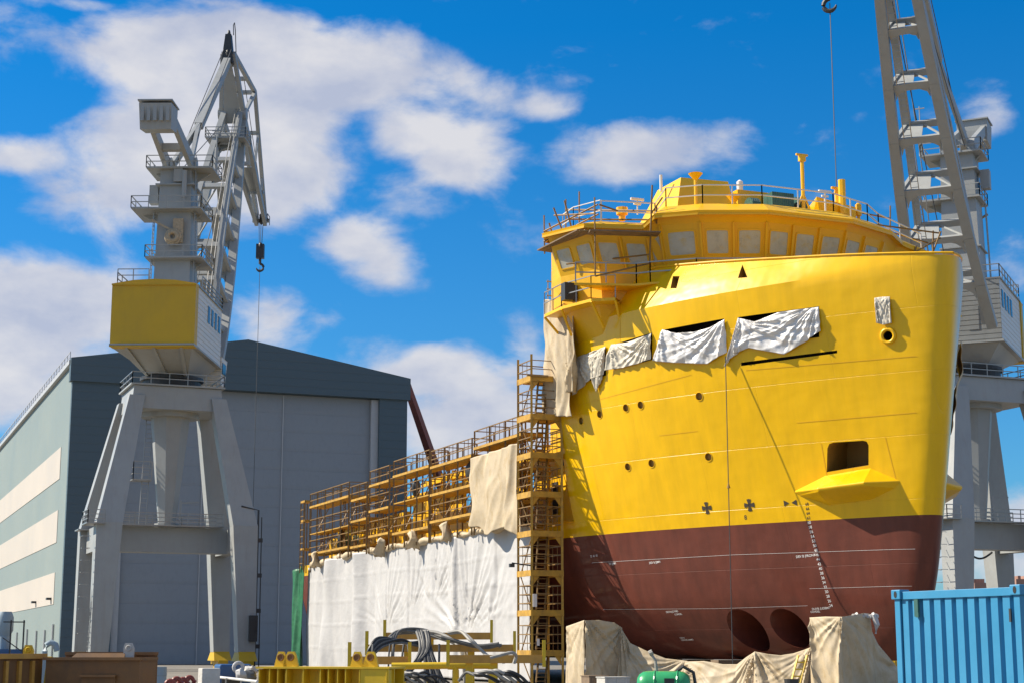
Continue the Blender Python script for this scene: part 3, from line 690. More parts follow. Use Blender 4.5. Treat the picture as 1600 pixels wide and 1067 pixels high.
cf, nf = hit(1388, 525); cut_cyl(cf, nf, .24, .7, 1)
for u, v, r in ((1168, 984, .98), (1234, 981, .90)):
    c, n_ = hit(u, v); cut_cyl(Vector((c.x, c.y, max(c.z, 1.45+r))), -S-Z*.0, r, 3.2, 0, front=3, n=36); cut.mi[-(36+1)] = 1
me = bpy.data.meshes.new('cutter'); me.from_pydata([p for p in cut.v], [], cut.f)
for q in (M['hull'], M['inside'], M['bare']): me.materials.append(q)
me.polygons.foreach_set('material_index', cut.mi)
bmc = bmesh.new(); bmc.from_mesh(me); bmesh.ops.recalc_face_normals(bmc, faces=bmc.faces); bmc.to_mesh(me); bmc.free()
cutter = bpy.data.objects.new('cutter', me); COL.objects.link(cutter)
bo = hull.modifiers.new('openings', 'BOOLEAN'); bo.object = cutter; bo.operation = 'DIFFERENCE'; bo.solver = 'EXACT'
bpy.context.view_layer.update()
ev = hull.evaluated_get(bpy.context.evaluated_depsgraph_get()); nm = bpy.data.meshes.new_from_object(ev)
hull.modifiers.clear(); hull.data = nm; nm.name = 'hull'; bpy.data.objects.remove(cutter)
nm.polygons.foreach_set('use_smooth', [True]*len(nm.polygons)); nm.set_sharp_from_angle(angle=R(24))
print('HULL faces', len(nm.polygons))

def ribbon(px, wid, m, name, off=.012, step=12, parent=ship, thick=0):
    pts = []
    for k in range(len(px)-1):
        (u0, v0), (u1, v1) = px[k], px[k+1]; n = max(1, int(math.hypot(u1-u0, v1-v0)/step))
        for i in range(n + (k == len(px)-2)): pts.append((u0+(u1-u0)*i/n, v0+(v1-v0)*i/n))
    P_ = []; 
    for u, v in pts:
        l, n_ = hit(u, v)
        if l is not None: P_.append((l+n_*off, n_))
    r0 = []; r1 = []
    for i, (p, n_) in enumerate(P_):
        d = P_[min(i+1, len(P_)-1)][0]-P_[max(i-1, 0)][0]; x = d.cross(n_).normalized()*wid/2
        r0.append(p-x); r1.append(p+x)
    b = MB(); b.grid([r0, r1]); return b.build(name, m, parent)
# painted lines on the bottom paint
ribbon([(925,878.5),(1147,866),(1400,857.5),(1430,857)], .012, M['paintwhite'], 'painted_line')
ribbon([(1265,919),(1400,915),(1425,915)], .011, M['paintwhite'], 'painted_line')
ribbon([(930,951.5),(1120,950),(1262,945.5)], .011, M['paintwhite'], 'painted_line')
# weld beads on the yellow
for px in ([(969,440),(969,560)], [(1283,692),(1300,790)], [(1383,682),(1400,750)], [(1245,660),(1432,644)], [(1030,680),(1090,673)], [(905,632),(1080,585)], [(1165,578),(1432,556)]):
    ribbon(px, .035, M['yellowshade'], 'weld_bead', off=.01)

# text and marks laid on to the shell
def text_mark(txt, u, v, size, m, tilt=0.0, parent=ship, name='draft_mark', off=.015):
    cu = bpy.data.curves.new('t', 'FONT'); cu.body = txt; cu.size = 1; cu.align_x = 'CENTER'; cu.align_y = 'CENTER'; cu.offset = .014
    o = bpy.data.objects.new('t', cu); COL.objects.link(o); bpy.context.view_layer.update()
    me = bpy.data.meshes.new_from_object(o.evaluated_get(bpy.context.evaluated_depsgraph_get())); bpy.data.objects.remove(o); bpy.data.curves.remove(cu)
    c, n_ = hit(u, v); y = (Z-n_*Z.dot(n_)).normalized(); x = y.cross(n_)
    if tilt: x, y = x*math.cos(tilt)+y*math.sin(tilt), y*math.cos(tilt)-x*math.sin(tilt)
    off_ = parent_origin(parent)
    for q in me.vertices:
        w_ = c + x*q.co.x*size + y*q.co.y*size; l_, m_, _, _ = bvh.find_nearest(w_)
        if m_.dot(n_) < 0: m_ = -m_
        q.co = l_ + m_*.006 - off_
    me.materials.clear(); me.materials.append(m); ob = bpy.data.objects.new(name, me); COL.objects.link(ob); ob.parent = parent; return ob
for k, n_ in enumerate(range(24, 70, 2)):
    f = k/22.0
    u = 1298.5 - (1298.5-1264.5)*min(1, k/18)*1.0; v = 945.5 - 7.2*k
    if k > 18: u = 1264.5-(k-18)*.9
    if k <= 18: u = 1298.5-34*(k/18)**.9
    text_mark(str(n_), u, v, .18, M['paintwhite'] if n_ <= 60 else M['paintdark'], tilt=.10)
for txt, u, v, sz in (('DEV B |FRONT', 1259, 868, .16), ('DEV B |IJMH', 1023, 878, .15), ('TK |IJMH', 957, 880, .15), ('OEVN|OYMS', 1050, 955, .15), ('COHDEL', 1060, 959, .13), ('DUVB (UDBMT', 1283, 950, .15), ('COHDEL', 1274, 955, .13), ('OEVN', 1066, 996, .13), ('COHDE IUBMD', 1074, 999, .13), ('75  43  60', 928, 868, .15)):
    text_mark(txt, u, v, sz, M['paintwhite'], tilt=.05, name='frame_mark')
text_mark('8', 1165, 808, .30, M['paintdark'], name='frame_mark')
def surf_poly(u, v, polys, m, name):
    c, n_ = hit(u, v); y = (Z-n_*Z.dot(n_)).normalized(); x = y.cross(n_); b = MB()
    for po in polys: b.add([c+n_*.015+x*p[0]+y*p[1] for p in po], [tuple(range(len(po)))])
    return b.build(name, m, ship)
def thruster(u, v, r=.27):
    polys = []
    for k in range(4):
        t = math.pi/2*k+math.pi/2
        def rot(a, b): return (a*math.cos(t)-b*math.sin(t), a*math.sin(t)+b*math.cos(t))
        polys.append([rot(.03, .05), rot(r, .12), rot(r*1.08, 0), rot(r, -.12), rot(.03, -.05)])
    polys.append([(.07*math.cos(i*.785), .07*math.sin(i*.785)) for i in range(8)])
    surf_poly(u, v, polys, M['paintdark'], 'thruster_symbol')
thruster(1104.5, 793); thruster(1171, 788.5)
surf_poly(1228.5, 785.5, [[(-.12,-.14),(.16,0),(-.12,.14)]], M['paintdark'], 'bulb_symbol')
surf_poly(1241.5, 784.5, [[(.12,-.14),(.12,.14),(-.16,0)]], M['paintdark'], 'bulb_symbol')

# porthole rims
for u, v in PORT:
    c, n_ = hit(u, v); b = MB(); b.torus(c+n_*.005, n_, .205, .022, 24, 6); b.build('porthole_rim', M['yellow'], ship, smooth=True)
b = MB(); b.torus(cf+nf*.05, nf, .29, .085, 32, 10); b.build('fairlead', M['yellow'], ship, smooth=True)

# anchor pocket lip, near side and its mirror image
def bolster(mir):
    T1, n1 = hit(1289.5, 739.5); T2, n2 = hit(1360, 727); Lt, nl = hit(1238, 768); Rt, nr = hit(1409, 751)
    nn = (n1+n2).normalized(); nh = Vector((nn.x, nn.y, 0)).normalized()
    F1 = T1+nh*.80-Z*.72; F2 = T2+nh*.75-Z*.80
    G1 = hit(1296, 792)[0]; G2 = hit(1362, 783)[0]; Lb = hit(1246, 774)[0]; Rb = hit(1402, 762)[0]
    q = [T1-nn*.2+Z*.02, T2-nn*.2+Z*.02, F1, F2, Lt-nl*.03, Rt-nr*.03, G1-nn*.1, G2-nn*.1, F1-Z*.14-nh*.06, F2-Z*.14-nh*.06, Lb-nl*.05, Rb-nr*.05]
    if mir:
        def mi(p): d = p-O; return O + A*d.dot(A) - S*d.dot(S) + Z*d.z
        q = [mi(p) for p in q]
    f = [(0,2,3,1), (0,4,2), (1,3,5), (2,8,9,3), (4,10,8,2), (3,9,11,5), (8,6,7,9), (10,6,8), (9,7,11)]
    b = MB(); b.add(q, f if mir else [x[::-1] for x in f]); o = b.build('anchor_lip', M['hull'], ship, bevel=.05)
    bmx = bmesh.new(); bmx.from_mesh(o.data); bmesh.ops.recalc_face_normals(bmx, faces=bmx.faces); bmx.to_mesh(o.data); bmx.free()
bolster(False); bolster(True)
# rubbing bar at the far bow, rail on top of the bulwark
b = MB(); pr = []
for i in range(0, 60):
    a = -.3 + 13.5*i/59; s = rows[-1]; 
def top_pt(a, side=-1, dz=0):
    r_ = rows[-1]
    for i in range(NA):
        if r_[i][0] <= a <= r_[i+1][0]:
            f = (a-r_[i][0])/(r_[i+1][0]-r_[i][0]); s = r_[i][1]+(r_[i+1][1]-r_[i][1])*f; z = r_[i][2]+(r_[i+1][2]-r_[i][2])*f
            return SW(a, side*s, z+dz)
    return SW(a, side*r_[0][1], r_[0][2]+dz)
for side in (-1, 1):
    b = MB(); b.tube([top_pt(-2.4+.5*i, side, .07) for i in range(0, 30)], .06, 6)
    for i in range(1, 30, 2): p = top_pt(-2.4+.5*i, side, 0); b.beam(p, p+Z*.1, .05)
    b.build('bulwark_rail', M['yellowshade'], ship)

# ---- after part of the hull
def aft():
    b = MB(); rr = []
    zs = [1.30,1.42,1.8,2.6,4.2,5.5,7.0,7.55,8.0,8.35]
    for side in (-1, 1):
        rr = []
        for z in zs:
            B_ = tab(z)[1]; row = []
            for i in range(31):
                a = AEND+.01+(72-AEND)*i/30; s = max(halfb(a, z), 0) if a < 45 else B_
                row.append(SW(a, side*(s-.01), z))
            rr.append(row)
        b.grid(rr, flip=(side == 1))
    # transom and main deck
    B0 = [SW(72, -tab(z)[1], z) for z in zs]; B1 = [SW(72, tab(z)[1], z) for z in zs]; b.grid([B0, B1])
    b.add([SW(AEND,-9.35,8.35), SW(AEND,9.35,8.35), SW(72,9.35,8.35), SW(72,-9.35,8.35)], [(0,1,2,3)])
    b.build('after_hull', M['hull'], ship, smooth=True, sharp=24)
    # casing along the ship's side, with openings, open frames above
    c = MB()
    y = -8.35
    a = 19.2
    k = 0
    while a < 63:
        wd = (2.6, 1.8, 3.2, 2.2, 1.5)[k % 5]; top = 12.4 if a < 30 else (12.0 if a < 45 else 11.0)
        c.obox(SW(a+wd/2, y, (8.36+top)/2), A, S, Z, wd, .25, top-8.36); a += wd
        gap = (1.1, .9, 1.4, .7, 1.6)[k % 5]
        c.obox(SW(a+gap/2, y, top-.35), A, S, Z, gap, .2, .7); c.obox(SW(a+gap/2, y, 8.9), A, S, Z, gap, .2, 1.1)
        a += gap; k += 1
    c.build('side_casing', M['yellowshade'], ship)
    d = MB(); d.obox(SW(41, -4.2, 9.9), A, S, Z, 43, .3, 3.0); d.build('inner_bulkhead', M['inside'], ship)
    q = MB(); a = 20
    while a < 45:
        q.beam(SW(a,-8.1,8.4), SW(a,-8.1,13.0), .22); q.beam(SW(a,-8.1,12.9), SW(a,-4,12.9), .2); a += 2.1
    q.beam(SW(20,-8.1,12.6), SW(45,-8.1,12.6), .2, .3); q.build('deck_frame', M['yellowshade'], ship)
    # deckhouse right behind the bow block, seen through the tower scaffold
    e = MB(); e.obox(SW(20.6, -6.2, 11.2), A, S, Z, 3.4, 4.6, 5.6); e.build('after_deckhouse', M['yellowshade'], ship)
    h = MB(); h.obox(SW(20.4,-8.52,12.2), A, S, Z, .8, .05, 1.5); h.obox(SW(21.6,-8.52,9.8), A, S, Z, .7, .05, 1.7); h.build('door_opening', M['inside'], ship)
    # greenish deck machinery far aft
    w = MB(); w.obox(SW(61.5,-8.6,9.3), A, S, Z, 2.4, .6, 1.8); w.tube([SW(59,-8.6,9.4), SW(59,-7.6,9.4)], .75, 16); w.build('winch', M['acgreen'], ship)
    w = MB(); w.obox(SW(64.6,-8.4,9.3), A, S, Z, 3.0, .3, 1.8); w.obox(SW(54,-8.7,9.25), A, S, Z, 6.0,.1,1.7); w.build('side_casing', M['yellow'], ship)
aft()

# ---- bridge
def bridge():
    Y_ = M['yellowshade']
    # plan of the wheelhouse, (a, s) from the far wing round the front to the near wing
    front = [(15.7,-10.55),(13.3,-9.5),(12.75,-6.75),(12.3,-6.35),(11.1,-4.9),(10.0,-2.1),(10.0,2.1),(11.1,4.9),(12.6,6.6),(13.0,9.6),(15.6,10.3)]
    cx, cs = 17.0, 0.0
    def off(p, d):      # move a plan corner outwards
        v = Vector((p[0]-cx, p[1]-cs)); v.normalize(); return (p[0]+v.x*d, p[1]+v.y*d)
    def zz(i, lo, hi):  # the wings sit lower than the centre
        return lo if (i <= 2 or i >= len(front)-2) else hi
    n = len(front)
    LO = [SW(*front[i], 19.0) for i in range(n)]
    SB = [SW(*off(front[i], .18), zz(i,20.55,20.8)) for i in range(n)]
    HB = [SW(*off(front[i], .75), zz(i,22.15,22.7)) for i in range(n)]
    UB = [SW(*off(front[i], .95), zz(i,22.55,23.05)) for i in range(n)]
    w = MB(); w.grid([LO, SB, HB, UB], flip=True)
    back = [SW(17.4, 10.3, 19.0), SW(17.4, 10.3, 22.6), SW(17.4,-10.5, 22.6), SW(17.4,-10.5,19.0)]
    
    for k_, s_ in ((0, -10.5), (-1, 10.3)):
        w.grid([[c_[k_] for c_ in (LO, SB, HB, UB)], [SW(17.4, s_, c_[k_].z) for c_ in (LO, SB, HB, UB)]])
    w.add(back, [(0,1,2,3)])
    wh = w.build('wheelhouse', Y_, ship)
    # windows: raked panes in frames, masked with paper for painting
    for k in range(n-1):
        p0, p1, q0, q1 = SB[k], SB[k+1], HB[k], HB[k+1]
        L = (p1-p0).length; cnt = max(1, round(L/1.55)); nn = (p1-p0).cross(q0-p0).normalized()
        if nn.dot(CAM-p0) < 0 and k < 6: nn = -nn
        ctr = SW(cx, cs, 21); 
        if nn.dot(p0-ctr) < 0: nn = -nn
        for j in range(cnt):
            f0, f1 = (j+.17)/cnt, (j+.83)/cnt; lo, hi = .22, .80
            def bl(f, g): return (p0.lerp(p1, f)).lerp(q0.lerp(q1, f), g)
            cor = [bl(f0, lo), bl(f1, lo), bl(f1, hi), bl(f0, hi)]
            def rounded(cs_, sh, o):
                c = sum(cs_, Vector())/4; out = []
                for i in range(4):
                    a, b_, p_ = cs_[i], cs_[(i+1) % 4], cs_[i-1]
                    a_ = c+(a-c)*sh; b2 = c+(b_-c)*sh; p2 = c+(p_-c)*sh
                    out += [a_.lerp(p2, .14)+nn*o, (a_.lerp(p2, .04).lerp(a_.lerp(b2, .04), .5))+nn*o, a_.lerp(b2, .12)+nn*o]
                return out
            fr = MB(); ro = rounded(cor, 1.12, .035); ri = rounded(cor, 1.0, .035); rb = rounded(cor, 1.12, -.01); rd = rounded(cor, 1.0, -.005); m_ = len(ro)
            fr.add(ro+ri+rb+rd, [(i,(i+1)%m_,(i+1)%m_+m_,i+m_) for i in range(m_)]+[(i,i+2*m_,(i+1)%m_+2*m_,(i+1)%m_) for i in range(m_)]+[(i+m_,(i+1)%m_+m_,(i+1)%m_+3*m_,i+3*m_) for i in range(m_)])
            fo = fr.build('window', Y_, ship)
            pa = MB(); pa.add(rounded(cor, 1.0, .008), [tuple(range(m_))]); pa.build('pane', M['masked'], fo)
        for j in range(cnt+1):
            mu = MB(); mu.beam(p0.lerp(p1, j/cnt)+nn*.05, q0.lerp(q1, j/cnt)+nn*.05, .09, .14)
            if k != 0: mu.build('mullion', Y_, ship)
    # roof with its bevelled yellow edge
    E0 = [SW(*off(front[i], 1.25), zz(i,22.55,23.05)) for i in range(n)]
    E1 = [SW(*off(front[i], 1.3), zz(i,22.7,23.2)) for i in range(n)]
    E2 = [SW(*off(front[i], .2), zz(i,23.0,23.8)) for i in range(n)]
    r = MB(); IN = [SW(*off(front[i], .0), zz(i,22.5,23.02)) for i in range(n)]
    r.grid([IN, E0, E1, E2], flip=True)
    r.grid([E2, [SW(17.5, front[i][1]*.55, zz(i,23.0,23.8)) for i in range(n)]], flip=True)
    r.add([SW(17.0,-11.0,22.6), SW(17.0,11.2,22.6), SW(17.0,11.2,23.0), SW(17.0,-11.0,23.0), E0[0], E2[0], E0[-1], E2[-1]], [(0,1,2,3),(0,3,5,4),(1,6,7,2),(3,2,7,5)])
    r.obox(SW(16.2,0,23.3), A, S, Z, 7.5, 11.5, .8)
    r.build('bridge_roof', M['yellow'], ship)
    # drip bar under the roof edge
    c = MB()
    for i in range(n-1): c.beam(E0[i]-Z*.03, E0[i+1]-Z*.03, .08, .1)
    c.build('drip_bar', Y_, ship)
    # near wing: sloping underside, brackets
    u = MB(); b0 = [SW(15.6,-10.3,19.0), SW(13.3,-9.7,19.0), SW(12.7,-7.2,19.0), SW(17.4,-7.2,19.0), SW(17.4,-10.0,19.0)]
    b1 = [SW(16.3,-9.4,17.0), SW(14.2,-9.0,17.0), SW(13.4,-7.4,17.0), SW(17.2,-7.2,17.0), SW(17.2,-9.3,17.0)]
    u.add(b0+b1, [(0,1,2,3,4),(9,8,7,6,5)]+[(i,i+5,(i+1)%5+5,(i+1)%5) for i in range(5)]); u.build('wing_support', Y_, ship)
    # walkway round the near wing with rail
    g = MB(); ring = [(17.4,-10.9),(15.2,-10.9),(12.9,-10.3),(12.2,-9.3)]; inn = [(17.4,-9.8),(16,-10.0),(13.4,-9.4),(13.0,-8.6)]
    lo = [SW(a,s,18.75) for a, s in ring]; up = [SW(a,s,18.9) for a, s in ring]; li = [SW(a,s,18.75) for a, s in inn]; ui = [SW(a,s,18.9) for a, s in inn]
    g.grid([li, lo, up, ui]); 
    for i in range(4): g.beam(SW(*inn[i],17.6), SW(*ring[i],18.75), .1)
    g.build('wing_walkway', M['yellow'], ship)
    g = MB(); g.rail([p for p in up], h=1.15, step=1.1, r=.025, mids=1); g.build('wing_railing', M['galv'], ship)
    # deck walkway rail in front of the wheelhouse
    g = MB(); pts = [SW(*off(front[i], 1.9), 19.6) for i in range(1, n-1)]; g.rail(pts, h=1.0, step=2.0, r=.03, mids=1); g.build('front_railing', M['galv'], ship)
    g = MB(); dk = [SW(*off(front[i], 2.0), 19.45) for i in range(1, n-1)]; dk2 = [SW(*off(front[i], 2.0), 19.55) for i in range(1, n-1)]; inn2 = [SW(*front[i], 19.55) for i in range(1, n-1)]; g.grid([[SW(*front[i], 19.45) for i in range(1, n-1)], dk, dk2, inn2], flip=True); g.build('front_walkway', Y_, ship)
    # roof rails
    g = MB(); rp = [SW(*off(front[i], .0), zz(i,23.05,23.78)) for i in range(1, n-1)]; g.rail(rp, h=1.05, step=1.9, r=.028, mids=1); g.rail([SW(16.6,-10.2,23.0), SW(15.0,-10.3,23.0), SW(13.2,-9.6,23.0)], h=1.1, r=.02, mids=1); g.build('roof_railing', M['silver'], ship)
    # funnel-like deckhouse on the roof (raked), lower houses forward of it
    g = MB(); z0, z1 = 23.7, 26.2
    g.box8([SW(13.2,-5.3,z0), SW(13.2,-1.6,z0), SW(18.4,-1.6,z0), SW(18.4,-5.3,z0)], [SW(14.5,-4.3,z1), SW(14.3,-1.6,z1), SW(17.2,-1.6,z1), SW(17.2,-4.3,z1)])
    g.build('mast_house', M['yellow'], ship)
    g = MB(); g.obox(SW(15.0,-.4,24.6), A, S, Z, 3.2, 2.3, 1.9); g.build('roof_house', Y_, ship)
    g = MB(); g.obox(SW(15.6,2.9,24.4), A, S, Z, 3.6, 1.9, 1.5); g.build('roof_house', Y_, ship)
    g = MB(); g.box8([SW(12.6,-1.3,23.6), SW(12.6,.6,23.6), SW(14,.6,23.6), SW(14,-1.3,23.6)], [SW(12.6,-1.0,24.4), SW(12.6,.6,24.4), SW(14,.6,24.4), SW(14,-1.0,24.4)]); g.build('roof_house', Y_, ship)
    g = MB(); g.box8([SW(12.6,3.1,23.6), SW(12.3,5.0,23.6), SW(14,5.0,23.6), SW(14,3.1,23.6)], [SW(12.0,2.4,25.2), SW(12.3,5.0,24.95), SW(14,5.0,24.95), SW(14,3.1,25.15)]); g.build('roof_house', M['yellow'], ship)
    g = MB(); g.obox(SW(12.2,.2,24.5), A, S, Z, .9, 1.3, 1.25); g.tube([SW(12.4,1.2,24.55), SW(12.4,1.7,24.55)], .6, 16); g.tube([SW(12.6,-1.4,24.4), SW(12.6,-.9,24.4)], .5, 14); g.build('ventilation_unit', M['acgreen'], ship)
    def mast(u, v0, v1, a, r, m, top=None, bars=0, name='mast'):
        p = at(u, v0, 1); d = direction(u, v0); t = (a - (CAM-O).dot(A))/d.dot(A); p = CAM+d*t
        d2 = direction(u, v1); p2 = CAM + d2*(((a - (CAM-O).dot(A))/d2.dot(A)))
        base = Vector((p.x, p.y, p.z)); hgt = p2.z
        b = MB(); b.tube([base, Vector((base.x, base.y, hgt))], r, 8)
        if top == 'funnel': b.tube([Vector((base.x, base.y, hgt-.35)), Vector((base.x, base.y, hgt))], [r, .38], 14)
        if top == 'bar': b.obox(Vector((base.x, base.y, hgt)), S, A, Z, .75, .12, .12); b.obox(Vector((base.x, base.y, hgt-.25)), S, A, Z, .4, .1, .1)
        if top == 'dome': b.tube([Vector((base.x, base.y, hgt-.7)), Vector((base.x, base.y, hgt-.1)), Vector((base.x, base.y, hgt))], [.17,.17,.05], 12)
        if top == 'stay': 
            b.beam(Vector((base.x, base.y, base.z+1.3)), Vector((base.x, base.y, base.z))+S*.6, .07); b.beam(Vector((base.x, base.y, base.z+1.3)), Vector((base.x, base.y, base.z))-S*.6, .07)
            b.obox(Vector((base.x, base.y, hgt)), S, A, Z, .7, .1, .1); b.obox(Vector((base.x, base.y, hgt-.2)), S, A, Z, .35, .2, .3)
        b.build(name, m, ship)
    mast(1088, 338, 272, 13.0, .09, M['yellow'], 'funnel'); mast(1256, 340, 243, 11.6, .10, M['yellow'], 'stay')
    mast(1317, 336, 282, 12.2, .20, M['yellow'], 'dome'); mast(1310, 336, 295, 12.8, .17, Y_, 'bar')
    mast(1157, 330, 282, 14.0, .05, M['paintwhite'], 'dome', name='antenna'); mast(1033, 300, 274, 15.5, .08, M['silver'], name='antenna')
    mast(1147, 330, 306, 11.0, .12, Y_, 'funnel', name='vent_pipe'); mast(972, 336, 325, 14.5, .3, Y_, 'dome', name='vent_pipe')
    mast(996, 336, 312, 15, .035, M['silver'], 'bar', name='antenna'); mast(1290, 334, 300, 11.5, .05, M['silver'], 'bar', name='antenna'); mast(1342, 345, 318, 12.5, .09, Y_, 'dome', name='vent_pipe')
    # deck between bulwark and wheelhouse is the cap of the hull; far wing low roof
    g = MB(); g.obox(SW(15.2, 10.6, 21.6), A, S, Z, 4.6, 1.6, .25); g.build('far_wing_roof', Y_, ship)
    # floodlights on the near wing walkway
    g = MB(); g.obox(SW(14.9,-10.6,19.6), A, S, Z, .5, .7, .9); g.build('wing_locker', M['dark'], ship)
bridge()
for i in range(6):
    a = 5+i*3.4; k = MB(); q = SW(a, -3.6, 0)
    for j in range(4): k.obox(q+Z*(.16+j*.325), A, S, Z, .9-.04*j, 1.7-.1*(j % 2), .31)
    single(k, 'keel_block', M['wood'], q, 'weathered timber stack half hidden behind the beige sheets under the ship bottom', 'keel block', 'keel blocks under the hull')
# ------------------------------------------------------------------ scaffolding
def bay_frame(t, a0, a1, levels, s0=-10.55, s1=-9.35, zb=8.0, top=1.05, nb=2, boards=True, seed=0, drop=0.0):
    rnd = random.Random(seed)
    xs = [a0+(a1-a0)*i/nb for i in range(nb+1)]
    for i, a in enumerate(xs):
        for s in (s0, s1):
            m = MB(); m.beam(SW(a, s, zb-(drop if s == s0 else 0)), SW(a, s, levels[-1]+top), .095); m.build('standard', M['scaffold'], t)
    m = MB()
    for z in levels:
        for a in xs: m.beam(SW(a, s0, z), SW(a, s1, z), .08); m.beam(SW(a, s0, z+top), SW(a, s1, z+top), .05)
    for z in levels:
        for q in ((.5, 1.0) if z == levels[-1] else (.5, 1.0)):
            m.beam(SW(a0, s0, z+q*top), SW(a1, s0, z+q*top), .055)
            if z == levels[-1]: m.beam(SW(a0, s1, z+q*top), SW(a1, s1, z+q*top), .05)
    n = int((a1-a0)/.62)
    for z in levels:
        for i in range(1, n):
            a = a0+(a1-a0)*i/n
            if rnd.random() < (.85 if z == levels[-1] else .35): m.beam(SW(a, s0, z+.05), SW(a, s0, z+top*.97), .035)
    m.build('guard_rail', M['scaffold'], t)
    for z in levels:
        m = MB(); m.obox(SW((a0+a1)/2, (s0+s1)/2, z-.04), A, S, Z, a1-a0, abs(s1-s0), .07)
        if not (seed in (2, 5) and z == levels[1]): m.obox(SW((a0+a1)/2, s0-.05, z+.03), A, S, Z, a1-a0, .05, .15); m.obox(SW(a0-.03, (s0+s1)/2, z+.03), A, S, Z, .05, abs(s1-s0), .20)
        m.build('platform', M['scafplank'], t)
    m = MB()
    for i in range(nb):
        for k in range(len(levels)-1):
            z0, z1 = levels[k], levels[k+1]
            if rnd.random() < .6:
                p, q = (xs[i], xs[i+1]) if rnd.random() < .5 else (xs[i+1], xs[i]); m.beam(SW(p, s1, z0), SW(q, s1, z1), .05)
            if rnd.random() < .55: x = xs[i]+(xs[i+1]-xs[i])*rnd.uniform(.2,.6); m.ladder(SW(x, -9.9, z0), SW(x+.5, -9.9, z1+.3), A, w=.4, r=.028)
            if rnd.random() < .7: m.beam(SW(xs[i]+.2, s0, z0), SW(xs[i]+1.0, s1, z1), .045)
    m.build('brace', M['scaffold'], t)
GRP = 'yellow scaffold sections along the side of the ship'
BAYS = [(21.4, 28.6, [9.5, 11.3, 13.1], 'scaffold section next to the stair tower, partly behind a stained beige sheet'),
        (29.0, 36.2, [9.4, 11.05, 12.75], 'second scaffold section from the stair tower, with the red jib rising behind it'),
        (36.5, 43.7, [9.15, 11.2, 12.9], 'middle scaffold section in front of bright yellow ship casing, ending beside the hall corner'),
        (44.6, 49.0, [9.3, 11.0, 12.75], 'narrow bright scaffold section directly in front of the dark hall corner'),
        (49.6, 53.3, [8.8, 10.6, 12.1], 'small shaded scaffold section just left of the narrow bright one'),
        (54.0, 64.6, [8.9, 10.5, 12.5], 'wide shaded scaffold section near the stern, before the grey hall door')]
for k, (a0, a1, lv, lab) in enumerate(BAYS):
    t = thing('scaffold_section', SW(a0, -10.0, 8.0), lab, 'scaffold', GRP)
    bay_frame(t, a0, a1, lv, nb=(5 if a1-a0 > 9 else (2 if a1-a0 < 5 else 3)), seed=k, zb=8.3, drop=.1)
# loose bits hung on the sections: rags, coiled leads, dark bags
rnd = random.Random(11)
for k, (a, z, kind, lab) in enumerate([(27.9, 10.3, 'bag', 'dark bag hanging on the scaffold just left of the stained beige sheet'), (33.2, 8.9, 'rag', 'ragged beige scrap under the second scaffold section from the stair tower'), (39.4, 8.8, 'rag', 'ragged beige scrap below the middle scaffold section'), (41.0, 12.0, 'bag', 'dark bag hanging high on the middle scaffold section'), (46.3, 8.7, 'rag', 'pointed yellowish scrap hanging below the narrow bright scaffold section'), (58.0, 9.8, 'bag', 'big dark bag hanging in the wide stern scaffold section'), (31.0, 12.1, 'bag', 'dark bag hanging near the red jib on the second scaffold section'), (62.5, 8.7, 'rag', 'bunched beige scrap at the stern end of the scaffold')]):
    b = MB(); rr = []
    if kind == 'rag':
        for j in range(9):
            v = j/8; rr.append([SW(a+(i/8-.5)*(1.5-.9*v)+.15*math.sin(v*5+k), -10.65-.12*math.sin(i*1.7+k)-.05*j*math.cos(i+k), z+.3-1.1*v+.12*math.sin(i*2.1+k)) for i in range(9)])
        b.grid(rr); single(b, 'cloth_scrap', M['tarpbeige'], SW(a, -10.6, z-.8), lab, 'cloth scrap', smooth=True, solid=.012)
    else:
        for j in range(9):
            ph_ = math.pi*j/8; rr.append([SW(a+.38*math.sin(ph_)*math.cos(i*math.pi/6)*(1+.25*math.sin(i*2+k)), -9.9+.3*math.sin(ph_)*math.sin(i*math.pi/6), z+.62*math.cos(ph_)*(1+.15*math.sin(i+j))) for i in range(13)])
        b.grid(rr); single(b, 'tool_bag', M['dark'], SW(a, -9.9, z-.6), lab, 'bag', smooth=True)
# lone end ladder bay
t = thing('scaffold_end_tower', SW(66, -10.3, 8), 'slim ladder-like scaffold tower at the stern end above the green sheet', 'scaffold')
m = MB()
for a in (65.6, 66.8):
    for s in (-10.7, -10.2): m.beam(SW(a,s,7.6), SW(a,s,13.2), .08)
m.ladder(SW(66.2,-10.75,7.8), SW(66.2,-10.75,13.0), A, w=.9, step=.5, r=.04); m.build('standard', M['scaffold'], t)
m = MB()
for z in (9.4, 11.6, 13.1): m.obox(SW(66.2,-10.45,z), A, S, Z, 1.25, .6, .16)
m.build('platform', M['scafplank'], t)

